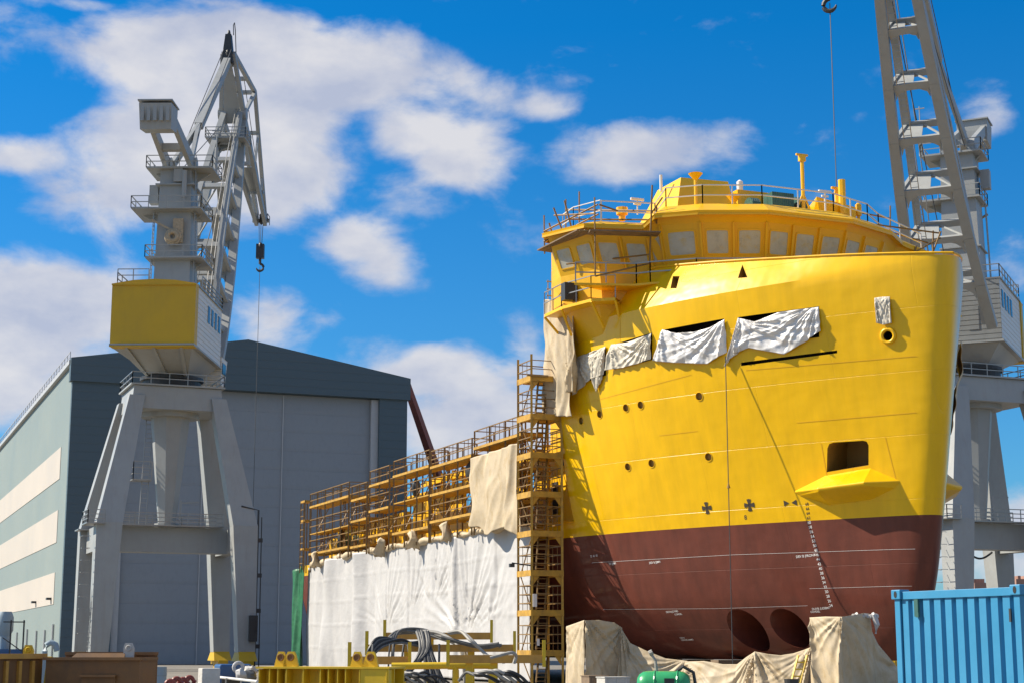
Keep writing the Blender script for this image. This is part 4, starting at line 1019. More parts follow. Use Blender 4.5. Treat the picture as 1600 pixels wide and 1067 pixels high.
# tall stair tower
def tower():
    a0, a1, s0, s1 = 18.6, 20.45, -11.15, -9.45
    t = thing('stair_tower', SW((a0+a1)/2, (s0+s1)/2, 0), 'tall yellow scaffold stair tower between the white wrapped side and the bow', 'scaffold tower')
    lv = [1.6+2.02*i for i in range(8)]; top = lv[-1]
    for a in (a0, a1):
        for s in (s0, s1):
            m = MB(); m.beam(SW(a,s,0), SW(a,s,top+(1.25 if s == s0 or a == a1 else 1.2)), .12); m.build('standard', M['scafplank'], t)
    for i, z in enumerate(lv):
        m = MB(); m.obox(SW((a0+a1)/2, (s0+s1)/2+.1, z-.03), A, S, Z, a1-a0, s1-s0-.3, .08)
        m.obox(SW((a0+a1)/2, s0-.03, z), A, S, Z, a1-a0+.1, .07, .30); m.obox(SW((a0+a1)/2, s1+.03, z), A, S, Z, a1-a0+.1, .07, .30)
        m.obox(SW(a0-.03, (s0+s1)/2, z), A, S, Z, .07, s1-s0+.1, .30)
        # corner gussets under the front board
        for sgn, s in ((1, s0+.08), (-1, s1-.08)):
            m.prism([SW(a0,s,z-.15), SW(a0,s+sgn*.35,z-.15), SW(a0,s,z-.6)], A*.05)
        m.build('platform', M['scafplank'], t)
    m = MB()
    for z in lv:
        for q in (.5, .95, 1.4):
            if z == top and q > 1: continue
            m.beam(SW(a0,s0,z+q), SW(a1,s0,z+q), .05); m.beam(SW(a0,s1,z+q), SW(a1,s1,z+q), .05); m.beam(SW(a1,s0,z+q), SW(a1,s1,z+q), .05)
            m.beam(SW(a0,s0,z+q), SW(a0,s1,z+q), .04)
        for s in (s0, s1):
            for k in (1, 2): m.beam(SW(a0+(a1-a0)*k/3, s, z), SW(a0+(a1-a0)*k/3, s, z+1.4 if z != top else z+.95), .03)
    m.build('guard_rail', M['scaffold'], t)
    m = MB()
    for i in range(len(lv)):
        z1 = lv[i]; z0 = lv[i-1] if i else 0
        x0, x1 = (s0+.25, s0+.75)
        for s in (s0+.35, s0+.85):
            m.beam(SW(a0+.35, s, z0), SW(a0+.75, s+.35, z1), .07, .14)
        for k in range(1, 8):
            f = k/8; m.obox(SW(a0+.35+.4*f, s0+.6+.35*f, z0+(z1-z0)*f), A, S, Z, .28, .5, .04)
        m.beam(SW(a1-.1,s0+.1,z0), SW(a0+.1,s0+.1,z1), .045) if i % 2 else m.beam(SW(a0+.1,s0+.06,z0), SW(a1-.1,s0+.06,z1), .045)
    m.build('stairs', M['scaffold'], t)
    m = MB(); m.obox(SW(a0-.1, s0+.12, 4.25), S, A, Z, .22, .03, .65); m.build('notice_board', M['paintwhite'], t)
    m = MB(); m.obox(SW(a0-.1, s0+.3, 2.15), S, A, Z, .14, .03, .35); m.build('notice_board', M['paintwhite'], t)
    # lamp arm reaching out to the left
    m = MB(); m.beam(SW(a0,s0,6.0), SW(a0+.4,s0-.95,6.15), .06); m.obox(SW(a0+.4,s0-.95,6.02), A, S, Z, .2, .25, .18); m.build('lamp_arm', M['dark'], t)
    m = MB(); m.beam(SW(a0-.1,s0-.3,top+.12), SW(a0-.1,s0+.9,top+.12), .1); m.build('plank', M['scaffold'], t)
tower()

# light tube scaffolds on the bridge
def tubes(name, lab, lines, m_=M['scaffold'], r=.045, base=None, boards=()):
    pts = [Vector(p) for l_ in lines for p in l_]; base = base or min(pts, key=lambda p: p.z)
    t = thing(name, base, lab, 'scaffold')
    for l_ in lines:
        b = MB(); b.tube(l_, r, 6); b.build('tube', m_, t)
    for bd in boards:
        b = MB(); b.beam(*bd); b.build('board', M['wood'], t)
def pa(u, v, a):
    d = direction(u, v); return CAM + d*((a-(CAM-O).dot(A))/d.dot(A))
L_ = []
for (u0, v0, u1, v1, a) in [(850,337,851,397,16.5),(865,325,903,426,15.0),(858,349,885,440,17),(884,312,884,420,17.5),(882,314,912,430,14.6),(905,300,905,348,15.5),(929,309,930,430,12.2),(1019,290,1015,412,11.6),(1026,324,1026,350,11.8),(1017,335,1035,309,11.8)]:
    L_.append([pa(u0,v0,a), pa(u1,v1,a)])
for (u0, v0, a0, u1, v1, a1) in [(850,362,16.5,934,320,13),(850,378,16.5,935,335,13),(884,328,17,1020,330,11.7),(890,343,15,1024,344,11.7),(851,392,16.5,915,360,12.6),(905,361,12.6,1030,366,11.6),(850,362,16.5,884,366,19),(930,432,12.2,1015,412,11.6),(885,413,14.8,1016,398,11.6),(866,337,17,930,334,12.5),(936,320,13,965,330,13)]:
    L_.append([pa(u0,v0,a0), pa(u1,v1,a1)])
tubes('bridge_wing_scaffold', 'thin tube scaffold standing round the near bridge wing with sloping boards', L_, boards=[(pa(852,393,16.5), pa(915,361,12.8), 1.0, .06), (pa(920,363,12.4), pa(1030,366,11.4), .9, .06)])
# tube frame on the far wing
L_ = []
for (u0, v0, u1, v1, a) in [(1391,322,1391,395,13.5),(1366,360,1366,385,13),(1458,361,1458,397,12.5),(1470,362,1457,397,11.5),(1432,385,1428,395,12)]:
    L_.append([pa(u0,v0,a), pa(u1,v1,a)])
for (u0, v0, a0, u1, v1, a1) in [(1335,331,12.5,1391,342,13.5),(1350,349,12.5,1470,365,12),(1366,362,13,1391,360,13.5),(1391,363,13.5,1450,380,12.5),(1428,395,12,1470,372,11.5)]:
    L_.append([pa(u0,v0,a0), pa(u1,v1,a1)])
tubes('far_wing_scaffold', 'few scaffold tubes on the far side of the bridge in front of the right crane', L_)
# small scaffold between wing and beige sheet
L_ = []
for u, v0, v1 in ((856,438,470),(862,425,468),(876,425,470)): L_.append([pa(u,v0,19.6), pa(u,v1,19.6)])
for v in (440,452,462): L_.append([pa(854,v,19.6), pa(880,v+2,19.6)])
tubes('wing_end_scaffold', 'little grey tube frame above the tall beige sheet under the bridge wing', L_, M['galv'], r=.035)

# ------------------------------------------------------------------ sheets and tarpaulins
def cloth(rowfn, nu, nv, name, m, loc, lab, cat='tarpaulin', group=None, solid=.012, smooth=True, parent=None):
    b = MB(); b.grid([[rowfn(i/nu, j/nv) for i in range(nu+1)] for j in range(nv+1)])
    if parent: return b.build(name, m, parent, smooth=True, sharp=70, solid=solid)
    return single(b, name, m, loc, lab, cat, group, smooth=smooth, sharp=70, solid=solid)
def ridge(x, k=0.0):       # sharp fold profile out of smooth noise
    return 1-abs(noise.noise(Vector((x, k, .3))))*2
# great white sheet down the ship's side
def white(u, v):           # u along from tower to stern, v from top to bottom
    a = 21.0+u*(66.2-21.0); 
    zt_ = 8.35+.10*noise.noise(Vector((a*.7, 1, 0)))-(.35*max(0,(a-54)/12)); z = zt_+(0.12-zt_)*v
    o = 0
    o += .10*noise.noise(Vector((a*.45, z*.12, 4)))*2 + .07*noise.noise(Vector((a*1.3, z*.25, 9))) + .012*max(0, ridge(a*.8+z*.5+.8*noise.noise(Vector((a*.3, z*.3, 1))), 2.2)-.35) + .012*max(0, ridge(a*.7-z*.6, 6.1+z*.1)-.45)
    # pulled folds running down to gathering points
    for (ac, zc, w_, amp, sp) in ((31.0, 3.0, 4.8, .26, 7), (27.0, 3.2, 3.8, .12, 4), (36.5, 4.8, 3.2, .17, 8), (46, 3.3, 3.4, .20, 8), (41, 4.4, 2.6, .15, 7)):
        dx = a-ac; dz = z-zc
        if dz > -.2:
            ang = math.atan2(dx, dz+.6); fall = math.exp(-(dx/w_)**2)*min(1, max(0, dz+.2)/.8)*math.exp(-max(0,dz)/4.5)
            o += amp*(ridge(ang*sp, ac)-.55)*fall
    # sheet lengths overlapping at a few verticals, blown out near the stern
    for ac, amp in ((32.3,.22),(41.5,.12),(26.2,.10)):
        d = (a-ac); o += amp*math.exp(-(max(0,d)/1.6)**2)*(1 if d > 0 else math.exp(-(d/.12)**2))
    if a > 49:
        o += .75*math.exp(-((a-51.5)/1.15)**2)*(1+.15*math.sin(z*.8)) + .9*math.exp(-((a-58.5-.12*(8-z))/1.7)**2)*(.9+.1*math.sin(z))
    # horizontal seams
    for zc in (1.9, 3.6, 5.25, 6.8): o += .03*math.exp(-((z-zc-.1*math.sin(a*.3))/.05)**2)
    o += .25*max(0, v-.9)*noise.noise(Vector((a*.9, 2, 2)))*4
    return SW(a, -10.15-o, z)
cloth(white, 420, 70, 'hull_sheet', M['tarpwhite'], SW(40, -10.2, 0), 'huge white plastic sheet wrapped down the side of the ship behind the scaffold', solid=.01)
# crumpled roll along its upper edge
def roll(u, v):
    a = 21.3+u*43.5; t = v*2*math.pi; r = .22+.16*noise.noise(Vector((a*.9, 0, 3)))+.10*noise.noise(Vector((a*3, v*4, 3)))
    if a > 54: r += .25*abs(noise.noise(Vector((a*.8, 5, 1))))
    return SW(a, -10.2-.1*noise.noise(Vector((a,0,0)))+math.cos(t)*r, 8.42-.3*max(0,(a-54)/12)+math.sin(t)*r*.8+.15*noise.noise(Vector((a*.6, 7, 0))))
cloth(roll, 220, 12, 'rolled_sheet', M['tarpbeige'], SW(40, -10.2, 8), 'crumpled beige plastic rolled along the top edge of the white sheet', solid=0)
# green sheet at the stern end
def green(u, v):
    a = 66.0+u*3.6; z = 8.2-v*8.1-.3*u; wv = .45*math.sin(u*9+v*2)*(.3+v*.4)+.25*noise.noise(Vector((u*9, v*1.5, 5)))
    return SW(a, -10.5-wv*.8-.25*(1-v)*0, z)
cloth(green, 60, 40, 'green_sheet', M['tarpgreen'], SW(67.5, -10.5, 0), 'dark green sheet hanging in long folds at the stern end of the white sheet')
# stained beige sheet hung on the first scaffold section
BE = [((737,716),(734,815)), ((765,706),(758,836)), ((790,698),(792,822)), ((808,690),(812,846))]
def beige(u, v):
    k = min(2, int(u*3)); f = u*3-k; (t0, b0), (t1, b1) = BE[k], BE[k+1]
    tu = t0[0]+(t1[0]-t0[0])*f; tv = t0[1]+(t1[1]-t0[1])*f; bu = b0[0]+(b1[0]-b0[0])*f; bv = b0[1]+(b1[1]-b0[1])*f+7*noise.noise(Vector((u*8, 0, 0)))
    uu = tu+(bu-tu)*v; vv = tv+(bv-tv)*v
    o = .20*math.sin(u*19+1.6*noise.noise(Vector((v*2,u*3,0))))*(.4+.6*v)+.12*noise.noise(Vector((u*7, v*2.5, 2)))+.16*(ridge(u*6+v*1.5,2+v)-.5)
    return at_s(uu, vv, -10.95)-S*o
cloth(beige, 90, 60, 'scaffold_sheet', M['tarpbeige'], SW(24, -10.75, 8.5), 'stained beige sheet hanging over the scaffold left of the stair tower')
# tall sheets at the aft end of the bow block
def tall(u0, u1, vt, vb, s, seed):
    def f(u, v):
        uu = u0+(u1-u0)*u + 4*noise.noise(Vector((v*3, u, seed)))*v; vv = vt+(vb-vt)*v + 3*noise.noise(Vector((u*5, 0, seed)))
        o = .22*math.sin(u*11+seed)*(.35+v*.4)+.14*noise.noise(Vector((u*6, v*3, seed)))+.10*(ridge(u*8+1.5*math.sin(v*5+seed),v*.8+seed)-.5)
        return at_s(uu, vv, s)-S*o
    return f
cloth(tall(853,889,469,650,-10.0,1.0), 40, 120, 'hanging_sheet', M['tarpbeige'], SW(19.2,-10.0,12), 'long beige sheet hanging down behind the stair tower below the bridge wing, wider of two')
cloth(tall(884,899,474,612,-9.95,3.0), 24, 90, 'hanging_sheet', M['tarpbeige'], SW(18.9,-9.9,13), 'narrow beige sheet hanging on the yellow edge of the bow beside the wider one')
# silver and beige covers over the four big window openings
def cover(top, bot, fold, name, m, lab, seed, sag=.0, nu=70, nv=44, off=.07, grp='sheets taped over the big window openings'):
    """top / bot: polylines of pixel positions on the hull (equal counts)"""
    n = len(top)-1
    def f(u, v):
        k = min(n-1, int(u*n)); g_ = u*n-k
        tu = top[k][0]+(top[k+1][0]-top[k][0])*g_; tv = top[k][1]+(top[k+1][1]-top[k][1])*g_
        bu = bot[k][0]+(bot[k+1][0]-bot[k][0])*g_; bv = bot[k][1]+(bot[k+1][1]-bot[k][1])*g_
        uu = tu+(bu-tu)*v; vv = tv+(bv-tv)*v
        l, n_ = hit(uu, vv)
        # folds fan out from the two upper corners
        d1 = math.atan2(u*1.6, v+.12); d2 = math.atan2((1-u)*1.6, v+.12)
        fan = fold*((ridge(d1*5.5, seed)-.5)*math.exp(-u*2.2)+(ridge(d2*5.5, seed+3)-.5)*math.exp(-(1-u)*2.2))*min(1, 2.5*math.hypot(min(u,1-u), v))
        o = off*min(1, v*6+.25)+fan+.30*fold*noise.noise(Vector((u*9, v*3, seed)))+.07*fold*noise.noise(Vector((u*26, v*9, seed)))+.04*v
        return l+n_*max(.02, o+.03)
    return cloth(f, nu, nv, name, m, onhull(*top[0]), lab, 'cover sheet', grp)
cover([(904,557),(925,550),(948,541)], [(899,617),(926,592),(946,585)], .20, 'window_sheet', M['tarplight'], 'beige ragged sheet over the leftmost of the four big bow openings', 1)
cover([(925,552),(936,547),(948,541)], [(928,590),(934,612),(944,590)], .16, 'window_sheet_end', M['tarplight'], 'pointed loose end hanging below the leftmost window sheet', 11, nu=20, nv=24)
cover([(956,538),(980,535),(1000,528),(1019,521)], [(950,578),(975,574),(998,568),(1021,560)], .22, 'window_sheet', M['tarplight'], 'beige pinned sheet over the second big bow opening from the left', 2)
cover([(1036,515),(1058,521),(1085,519),(1110,512),(1133,499)], [(1022,563),(1055,566),(1082,567),(1107,568),(1137,550)], .30, 'window_sheet', M['tarpsilver'], 'bright pleated sheet over the third big bow opening, above the hanging rope', 4)
cover([(1154,497),(1180,503),(1215,489),(1250,484),(1280,480)], [(1139,556),(1172,543),(1228,553),(1262,533),(1284,517)], .34, 'window_sheet', M['tarpsilver'], 'large crumpled silver sheet over the rightmost and widest bow opening', 7, nu=90, nv=50)
cover([(1155,500),(1160,503),(1166,506)], [(1135,572),(1143,560),(1160,548)], .22, 'window_sheet_end', M['tarpsilver'], 'twisted silver end hanging at the left of the widest window sheet', 13, nu=20, nv=30)
cover([(1367,466),(1380,464),(1391,464)], [(1371,505),(1382,508),(1395,505)], .12, 'small_sheet', M['tarplight'], 'small wrinkled beige sheet taped high on the bow above the round fairlead', 17, nu=24, nv=34, grp=None)
# sheet blowing off the far bow
def farb(u, v):
    z = 15.6-v*4.2; a = .9+u*2.6; return SW(a, halfb(a, z)+.12+.22*abs(noise.noise(Vector((u*5, v*5, 3))))+.25*math.exp(-((v-.3)/.12)**2), z)
cloth(farb, 16, 40, 'bow_sheet', M['tarpbeige'], SW(2.4,4.2,11), 'torn beige sheet clinging to the far side of the bow against the crane')
# rope down the bow with its little weight
c0, n0 = hit(1138, 556); p0 = c0+n0*.25; rp = [Vector((p0.x, p0.y, p0.z)), Vector((p0.x, p0.y, .3))]
b = MB(); b.tube(rp, .022, 6); o = single(b, 'hanging_rope', M['cable'], rp[1], 'thin dark rope hanging straight down the bow between the thruster symbols', 'rope')
w_ = at(1142, 762, p0.y); b = MB(); b.tube([Vector((p0.x,p0.y,w_.z+.25)), Vector((p0.x,p0.y,w_.z))], [.02,.09], 8); o2 = b.build('rope_knot', M['bare'], o)
# ------------------------------------------------------------------ beige covers at the foot of the bow
def wall_cloth(px, Yf, name, m, lab, seed, zb=0, amp=.12, nu=60, nv=40, lean=0.0, cat='tarpaulin', group=None, sp=7, nose=None):
    """hanging cover: px = upper edge in pixels with the depth of each point; drops to the ground"""
    P_ = [at(u, v, Y) for u, v, Y in px]; n = len(P_)-1
    def f(u, v):
        k = min(n-1, int(u*n)); g_ = u*n-k; p = P_[k].lerp(P_[k+1], g_)
        d = P_[k+1]-P_[k]; nn = Vector((d.y, -d.x, 0)).normalized()
        if nn.dot(CAM-p) < 0: nn = -nn
        q = Vector((p.x, p.y, p.z+(zb-p.z)*v))
        L = u*sum((P_[i+1]-P_[i]).length for i in range(n))
        LT = sum((P_[i+1]-P_[i]).length for i in range(n)); hh = p.z-q.z
        d1 = math.atan2(L+.05, hh+.15); d2 = math.atan2(LT-L+.05, hh+.15)
        fan = (ridge(d1*sp*.75, seed)-.5)*math.exp(-L/1.6)+(ridge(d2*sp*.75, seed+3)-.5)*math.exp(-(LT-L)/1.6)
        fall = (ridge(L*.75+.35*hh*math.sin(seed), seed+9)-.5)*(.25+.75*v)
        o = min(1, hh*2.5+.08)*amp*(1.25*fan+1.15*fall+.5*noise.noise(Vector((L*.9, hh*.8, seed)))+.12*noise.noise(Vector((L*3.5, hh*1.8, seed)))) + lean*v
        return q+nn*o
    return cloth(f, nu, nv, name, m, Vector((P_[n//2].x, P_[n//2].y, zb)), lab, cat, group)
wall_cloth([(885,978,76),(913,968,74.2)], 0, 'foot_cover', M['tarpbeige'], 'beige sheet wrapped round the boxed corner at the left foot of the bow, lit side', 1, amp=.10, nu=30)
wall_cloth([(914,968.5,74.1),(935,968,74.6),(960,972,75),(972,980,75.2)], 0, 'foot_cover', M['tarpbeige'], 'shaded beige sheet with long slanting folds at the left foot of the bow', 5, amp=.2)
wall_cloth([(970,980,75),(985,1004,74.8),(1010,1016,74.4),(1040,1028,74),(1075,1032,73.4)], 0, 'foot_cover', M['tarpbeige'], 'dull beige sheet sagging under the bilge behind the green tank', 9, amp=.22, lean=.4)
wall_cloth([(1070,1033,73.2),(1100,1032,72.4),(1130,1037,71.8),(1152,1037,71.4),(1166,1026,71),(1180,1017,70.6)], 0, 'foot_cover', M['tarpbeige'], 'pale beige sheet below the keel between the green tank and the thruster openings', 14, amp=.16, lean=.3)
wall_cloth([(1179,1017,70.5),(1200,1021,70.2),(1220,1023,70),(1240,1020,69.8),(1258,1014,69.6),(1268,1010,69.4)], 0, 'foot_cover', M['tarpbeige'], 'beige sheet hanging in a slack curve behind the small yellow ladder', 21, amp=.22, lean=.4)
# covered box under the stem: lit left face, shaded right face, open top rolled
wall_cloth([(1265,964,68.6),(1290,962.5,67.8),(1316,963,67.2)], 0, 'stem_cover', M['tarpbeige'], 'bright creased beige sheet on the box under the bow, left face', 31, amp=.17, nu=60, nv=60, sp=4)
wall_cloth([(1312,963.5,67.25),(1335,960,67.8),(1350,957,68.2),(1359,958,68.4),(1362,985,68.6),(1372,1006,68.9),(1392,1030,69.4),(1402,1042,69.8)], 0, 'stem_cover', M['tarpbeige'], 'darker brownish beige sheet on the right side of the box under the stem', 37, amp=.16, nu=60)
b = MB(); cpt = at(1352, 962, 68.2); 
for i in range(9):
    t_ = i/8; b.tube([cpt+Vector((-.5+t_*.9, 0, .05*math.sin(i*2))), cpt+Vector((-.38+t_*.9, .05, .02*math.cos(i*3)))], [.10+.04*math.sin(i), .08], 8)
b.tube([cpt+Vector((.35,0,.05)), cpt+Vector((.45,-.05,-.35)), cpt+Vector((.38,-.05,-.7))], [.13,.11,.04], 8)
single(b, 'gathered_sheet', M['tarpwhite'], cpt, 'gathered white knot of plastic at the top corner of the box cover', 'sheet knot')
# ------------------------------------------------------------------ things in front
def container():
    P0 = at(1397, 922.5, 22.1); P1 = at(1592, 912.5, 20.15); zt_ = 2.60
    P0.z = P1.z = 0; ex = (P1-P0).normalized(); ex.z = 0; ey = Vector((-ex.y, ex.x, 0)); Lw = (P1-P0).length
    t = thing('shipping_container', P0, 'light blue corrugated shipping container at the right edge in front of the bow', 'container')
    def Q(x, y, z): return P0+ex*x+ey*y+Z*z
    LL = 6.06
    for x, y in ((.0,.0),(Lw-.10,0),(0,LL-.1),(Lw-.10,LL-.1)):
        p = MB(); p.obox(Q(x+.05,y+.05,1.3), ex, ey, Z, .10, .10, 2.36); p.build('corner_post', M['container'], t, bevel=.006)
        for z in (.06, zt_-.06):
            c = MB(); c.obox(Q(x+.055,y+.055,z), ex, ey, Z, .17, .17, .125); co = c.build('corner_casting', M['container'], t, bevel=.01)
            h = MB()
            for k in range(12): pass
            e = [Q(x+.055+.028*math.cos(k*math.pi/6), y-.0335, z+.045*math.sin(k*math.pi/6)) for k in range(12)]; h.add(e, [tuple(range(12))])
            h.build('slot', M['inside'], co)
    r = MB()
    for z in (.10, zt_-.075):
        r.obox(Q(Lw/2, .05, z), ex, ey, Z, Lw-.27, .09, .10); r.obox(Q(Lw/2, LL-.05, z), ex, ey, Z, Lw-.27, .09, .10)
        r.obox(Q(.05, LL/2, z), ey, ex, Z, LL-.27, .09, .10); r.obox(Q(Lw-.05, LL/2, z), ey, ex, Z, LL-.27, .09, .10)
    r.build('frame_rail', M['container'], t, bevel=.005)
    def corr(f, L, n):
        pts = []; per = L/n
        for i in range(n):
            x = i*per; pts += [(x, .045), (x+per*.58, .045), (x+per*.72, .0), (x+per*.88, .0)]
        pts.append((L, .045)); return pts
    w = MB(); pts = corr(0, Lw-.22, 10)
    w.grid([[Q(.11+x, d+.02, .15) for x, d in [(a_, .055-b_) for a_, b_ in pts]], [Q(.11+x, d+.02, zt_-.12) for x, d in [(a_, .055-b_) for a_, b_ in pts]]]); w.build('end_wall', M['container'], t)
    w = MB(); pts = corr(0, LL-.22, 24); w.grid([[Q(Lw-.02-(.055-b_), .11+a_, .15) for a_, b_ in pts], [Q(Lw-.02-(.055-b_), .11+a_, zt_-.12) for a_, b_ in pts]]); 
    w.grid([[Q(.02+(.055-b_), .11+a_, .15) for a_, b_ in pts], [Q(.02+(.055-b_), .11+a_, zt_-.12) for a_, b_ in pts]]); w.build('side_wall', M['container'], t)
    w = MB(); w.obox(Q(Lw/2, LL/2, zt_-.05), ex, ey, Z, Lw-.2, LL-.2, .03); w.build('roof', M['container'], t)
    w = MB(); w.obox(Q(.42,.0,zt_-.24), ex, ey, Z, .07, .03, .22); w.obox(Q(.45,-.015,zt_-.33), ex, ey, Z, .05, .03, .06); w.build('vent', M['acgreen'], t)
    w = MB(); w.obox(Q(Lw-.16,-.005,zt_-.36), ex, ey, Z, .03, .02, .16); w.build('bracket', M['dark'], t)
container()

def skips():
    # open steel bin with ribbed wall
    t = thing('rubble_skip', at(40,1040,40)*1, 'ribbed rusty orange skip at the bottom left corner', 'skip')
    a0, a1 = at(-110,1036,38.5), at(66,1023.5,41.5); a0.z = a1.z = 1.6; e = (a1-a0); L = e.length; e.normalize(); n_ = Vector((e.y,-e.x,0))
    if n_.dot(Vector((0,1,0))) < 0: n_ = -n_
    def Q(x, y, z): return Vector((a0.x,a0.y,0))+e*x+n_*y+Z*z
    w = MB(); w.obox(Q(L/2,.0,.83), e, n_, Z, L, .04, 1.6); w.obox(Q(L-.02,-0+1.1,.83), n_, e, Z, 2.2, .04, 1.6); w.obox(Q(L/2,2.2,.83), e, n_, Z, L, .04, 1.6); w.build('wall', M['skip'], t)
    x = .15
    while x < L:
        r = MB(); r.obox(Q(x,-.06,.80), e, n_, Z, .09, .09, 1.5); r.build('rib', M['skiprim'], t); x += .42
    r = MB(); r.obox(Q(L/2,-.05,1.66), e, n_, Z, L+.1, .16, .12); r.build('rim', M['skiprim'], t)
    r = MB(); r.beam(Q(L+.16,-.12,1.64), Q(L-.12,-.2,0), .12); r.build('rim_post', M['rackyellow'], t)
    # brown flat sided bin
    b0, b1 = at(73,1024.5,41.2), at(219,1031,40.7); zt_ = 1.60; b0.z = b1.z = 0; e2 = (b1-b0); L2 = e2.length; e2.normalize(); m_ = Vector((-e2.y, e2.x, 0))
    if m_.y < 0: m_ = -m_
    t = thing('waste_skip', b0, 'plain dark brown steel skip with a raised panel, right of the ribbed one', 'skip')
    def Q2(x, y, z): return b0+e2*x+m_*y+Z*z
    w = MB(); w.obox(Q2(L2/2,0,zt_/2), e2, m_, Z, L2, .05, zt_); w.obox(Q2(L2/2,1.0,zt_/2+.06), e2, m_, Z, L2, .05, zt_+.12); w.obox(Q2(.03,.5,zt_/2), m_, e2, Z, .95, .05, zt_-.01); w.obox(Q2(L2-.03,.5,zt_/2), m_, e2, Z, .95, .05, zt_-.01); w.build('wall', M['skip'], t)
    r = MB(); r.obox(Q2(L2/2,-.03,zt_), e2, m_, Z, L2+.1, .14, .07); r.obox(Q2(L2-.02,.5,zt_-.005), m_, e2, Z, .9, .14, .07); r.obox(Q2(L2/2,1.0,zt_+.12), e2, m_, Z, L2, .12, .08); r.build('rim', M['skip'], t)
    r = MB(); r.obox(Q2(L2*.58,-.05,.93), e2, m_, Z, L2*.36, .06, .5); r.obox(Q2(L2*.58,-.10,1.19), e2, m_, Z, L2*.38, .1, .05); r.build('panel', M['skip'], t)
    w = MB(); w.box8([Q2(L2*.22,.15,1.6), Q2(L2*.80,.15,1.6), Q2(L2*.80,.9,1.6), Q2(L2*.22,.9,1.6)], [Q2(L2*.28,.2,1.73), Q2(L2*.80,.2,1.73), Q2(L2*.80,.85,1.73), Q2(L2*.28,.85,1.73)]); w.build('lid', M['skip'], t)
    for u, v, Y, mm, nm, lb in ((44,1016,42,'rackyellow','lifting_lug','small yellow lifting lug behind the ribbed skip'),(201,1013,41,'concrete','lifting_lug','small pale hook-shaped lug on the right end of the brown skip')):
        p = at(u, v, Y); b = MB(); b.prism([p+Vector((-.11,0,-.35)), p+Vector((.11,0,-.35)), p+Vector((.13,0,.0)), p+Vector((.07,0,.14)), p+Vector((-.09,0,.14)), p+Vector((-.13,0,.02))], Vector((0,.09,0))); b.torus(p+Vector((0,-.01,.02)), Vector((0,1,0)), .055, .02, 14, 6); single(b, nm, M[mm], Vector((p.x,p.y,1.5)), lb, 'lug')
skips()

def ducts():
    p = at(6, 1009, 90); b = MB(); t = thing('extractor_duct', Vector((p.x,p.y,0)), 'grey blue vent duct with wide cap beside the green hall wall', 'vent duct')
    q = Vector((p.x,p.y,0)); zt_ = at(6, 955, 90).z
    b.tube([q, q+Z*(zt_-1.2)], .28, 16); b.build('pipe', M['zinc'], t, smooth=True)
    b = MB(); b.tube([q+Z*(zt_-1.3), q+Z*(zt_-1.0), q+Z*(zt_-.3), q+Z*zt_], [.28,.44,.44,.32], 16); b.build('cap', M['zinc'], t, smooth=True)
    b = MB(); b.obox(q+Z*.9+Vector((0,0,0)), S, A, Z, 2.2, 1.8, 1.8); b.build('base', M['blue'], t)
    p = at(70, 1008, 60); q = Vector((p.x,p.y,0)); z1 = at(70,1003,60).z
    b = MB(); b.tube([q, q+Z*(z1-.3), q+Vector((.07,0,z1-.08)), q+Vector((.22,0,z1)), q+Vector((.38,0,z1-.08)), q+Vector((.45,0,z1-.3))], .11, 12)
    single(b, 'bent_pipe', M['zinc'], q, 'bent silver pipe sticking up behind the skips', 'pipe', smooth=True)
    p = at(22, 1005, 88); q = Vector((p.x,p.y,0)); t = thing('pipe_rack', q, 'thin steel post frame beside the vent duct', 'frame')
    b = MB(); h_ = at(22,968,88).z
    for k in (-.2, .45): b.beam(q+S*k, q+S*k+Z*h_, .07)
    b.beam(q-S*.6+Z*(h_-.1), q+S*.5+Z*(h_-.1), .06); b.beam(q-S*.6+Z*(h_-.9), q+S*.4+Z*(h_-1.6), .05); b.build('frame', M['dark'], t)
ducts()

def lifting_beam():
    p0, p1 = at(402,1041,41), at(608,1041,40); ztop = p0.z; p0.z = p1.z = 0; e = (p1-p0); L = e.length; e.normalize(); n_ = Vector((-e.y,e.x,0))
    t = thing('spreader_beam', p0, 'yellow ribbed steel lifting frame with four round-eyed lugs in front of the white sheet', 'lifting beam')
    def Q(x,y,z): return p0+e*x+n_*y+Z*z
    w = MB(); w.obox(Q(L/2,.35,ztop/2), e, n_, Z, L, .04, ztop-.05); w.obox(Q(L*.895,.0,ztop/2-.02), e, n_, Z, L*.21, .05, ztop-.06); w.obox(Q(L/2,1.0,ztop/2), e, n_, Z, L, .04, ztop-.06); w.build('web', M['rackyellow'], t)
    w = MB(); w.obox(Q(L/2,.5,ztop-.02), e, n_, Z, L+.04, 1.1, .045); w.obox(Q(L/2,.5,.03), e, n_, Z, L, 1.1, .05); w.build('flange', M['rackyellow'], t)
    for f in (.02,.10,.165,.23,.36,.49,.55,.62,.68,.785,.985):
        w = MB(); w.obox(Q(L*f,.15,ztop/2-.01), n_, e, Z, .38, .025, ztop-.09); w.build('stiffener', M['rackyellow'], t)
    for f in (.215,.345,.475,.615):
        w = MB(); w.obox(Q(L*f,.1,ztop-.42), e, n_, Z, .05, .08, .55); w.build('peg', M['rackyellow'], t)
    for u in (421,439,557,581):
        x = (at(u,1041,40.5)-p0).dot(e); hh = .36; hw = .17 if u < 570 and u != 439 else .2
        w = MB(); c = Q(x,.25,ztop); ring = []
        prof = [(-hw,0),(hw,0),(hw*.62,hh*.75),(hw*.4,hh),(-hw*.4,hh),(-hw*.62,hh*.75)]
        w.prism([c+e*a_+Z*b_ for a_,b_ in prof], n_*.08); lg = w.build('lug', M['rackyellow'], t)
        w = MB(); w.torus(c+Z*hh*.62-n_*.01, n_, .075, .02, 16, 6); w.disc(c+Z*hh*.62-n_*.006, n_, .07, 14); w.build('eye', M['skip'], lg)
lifting_beam()

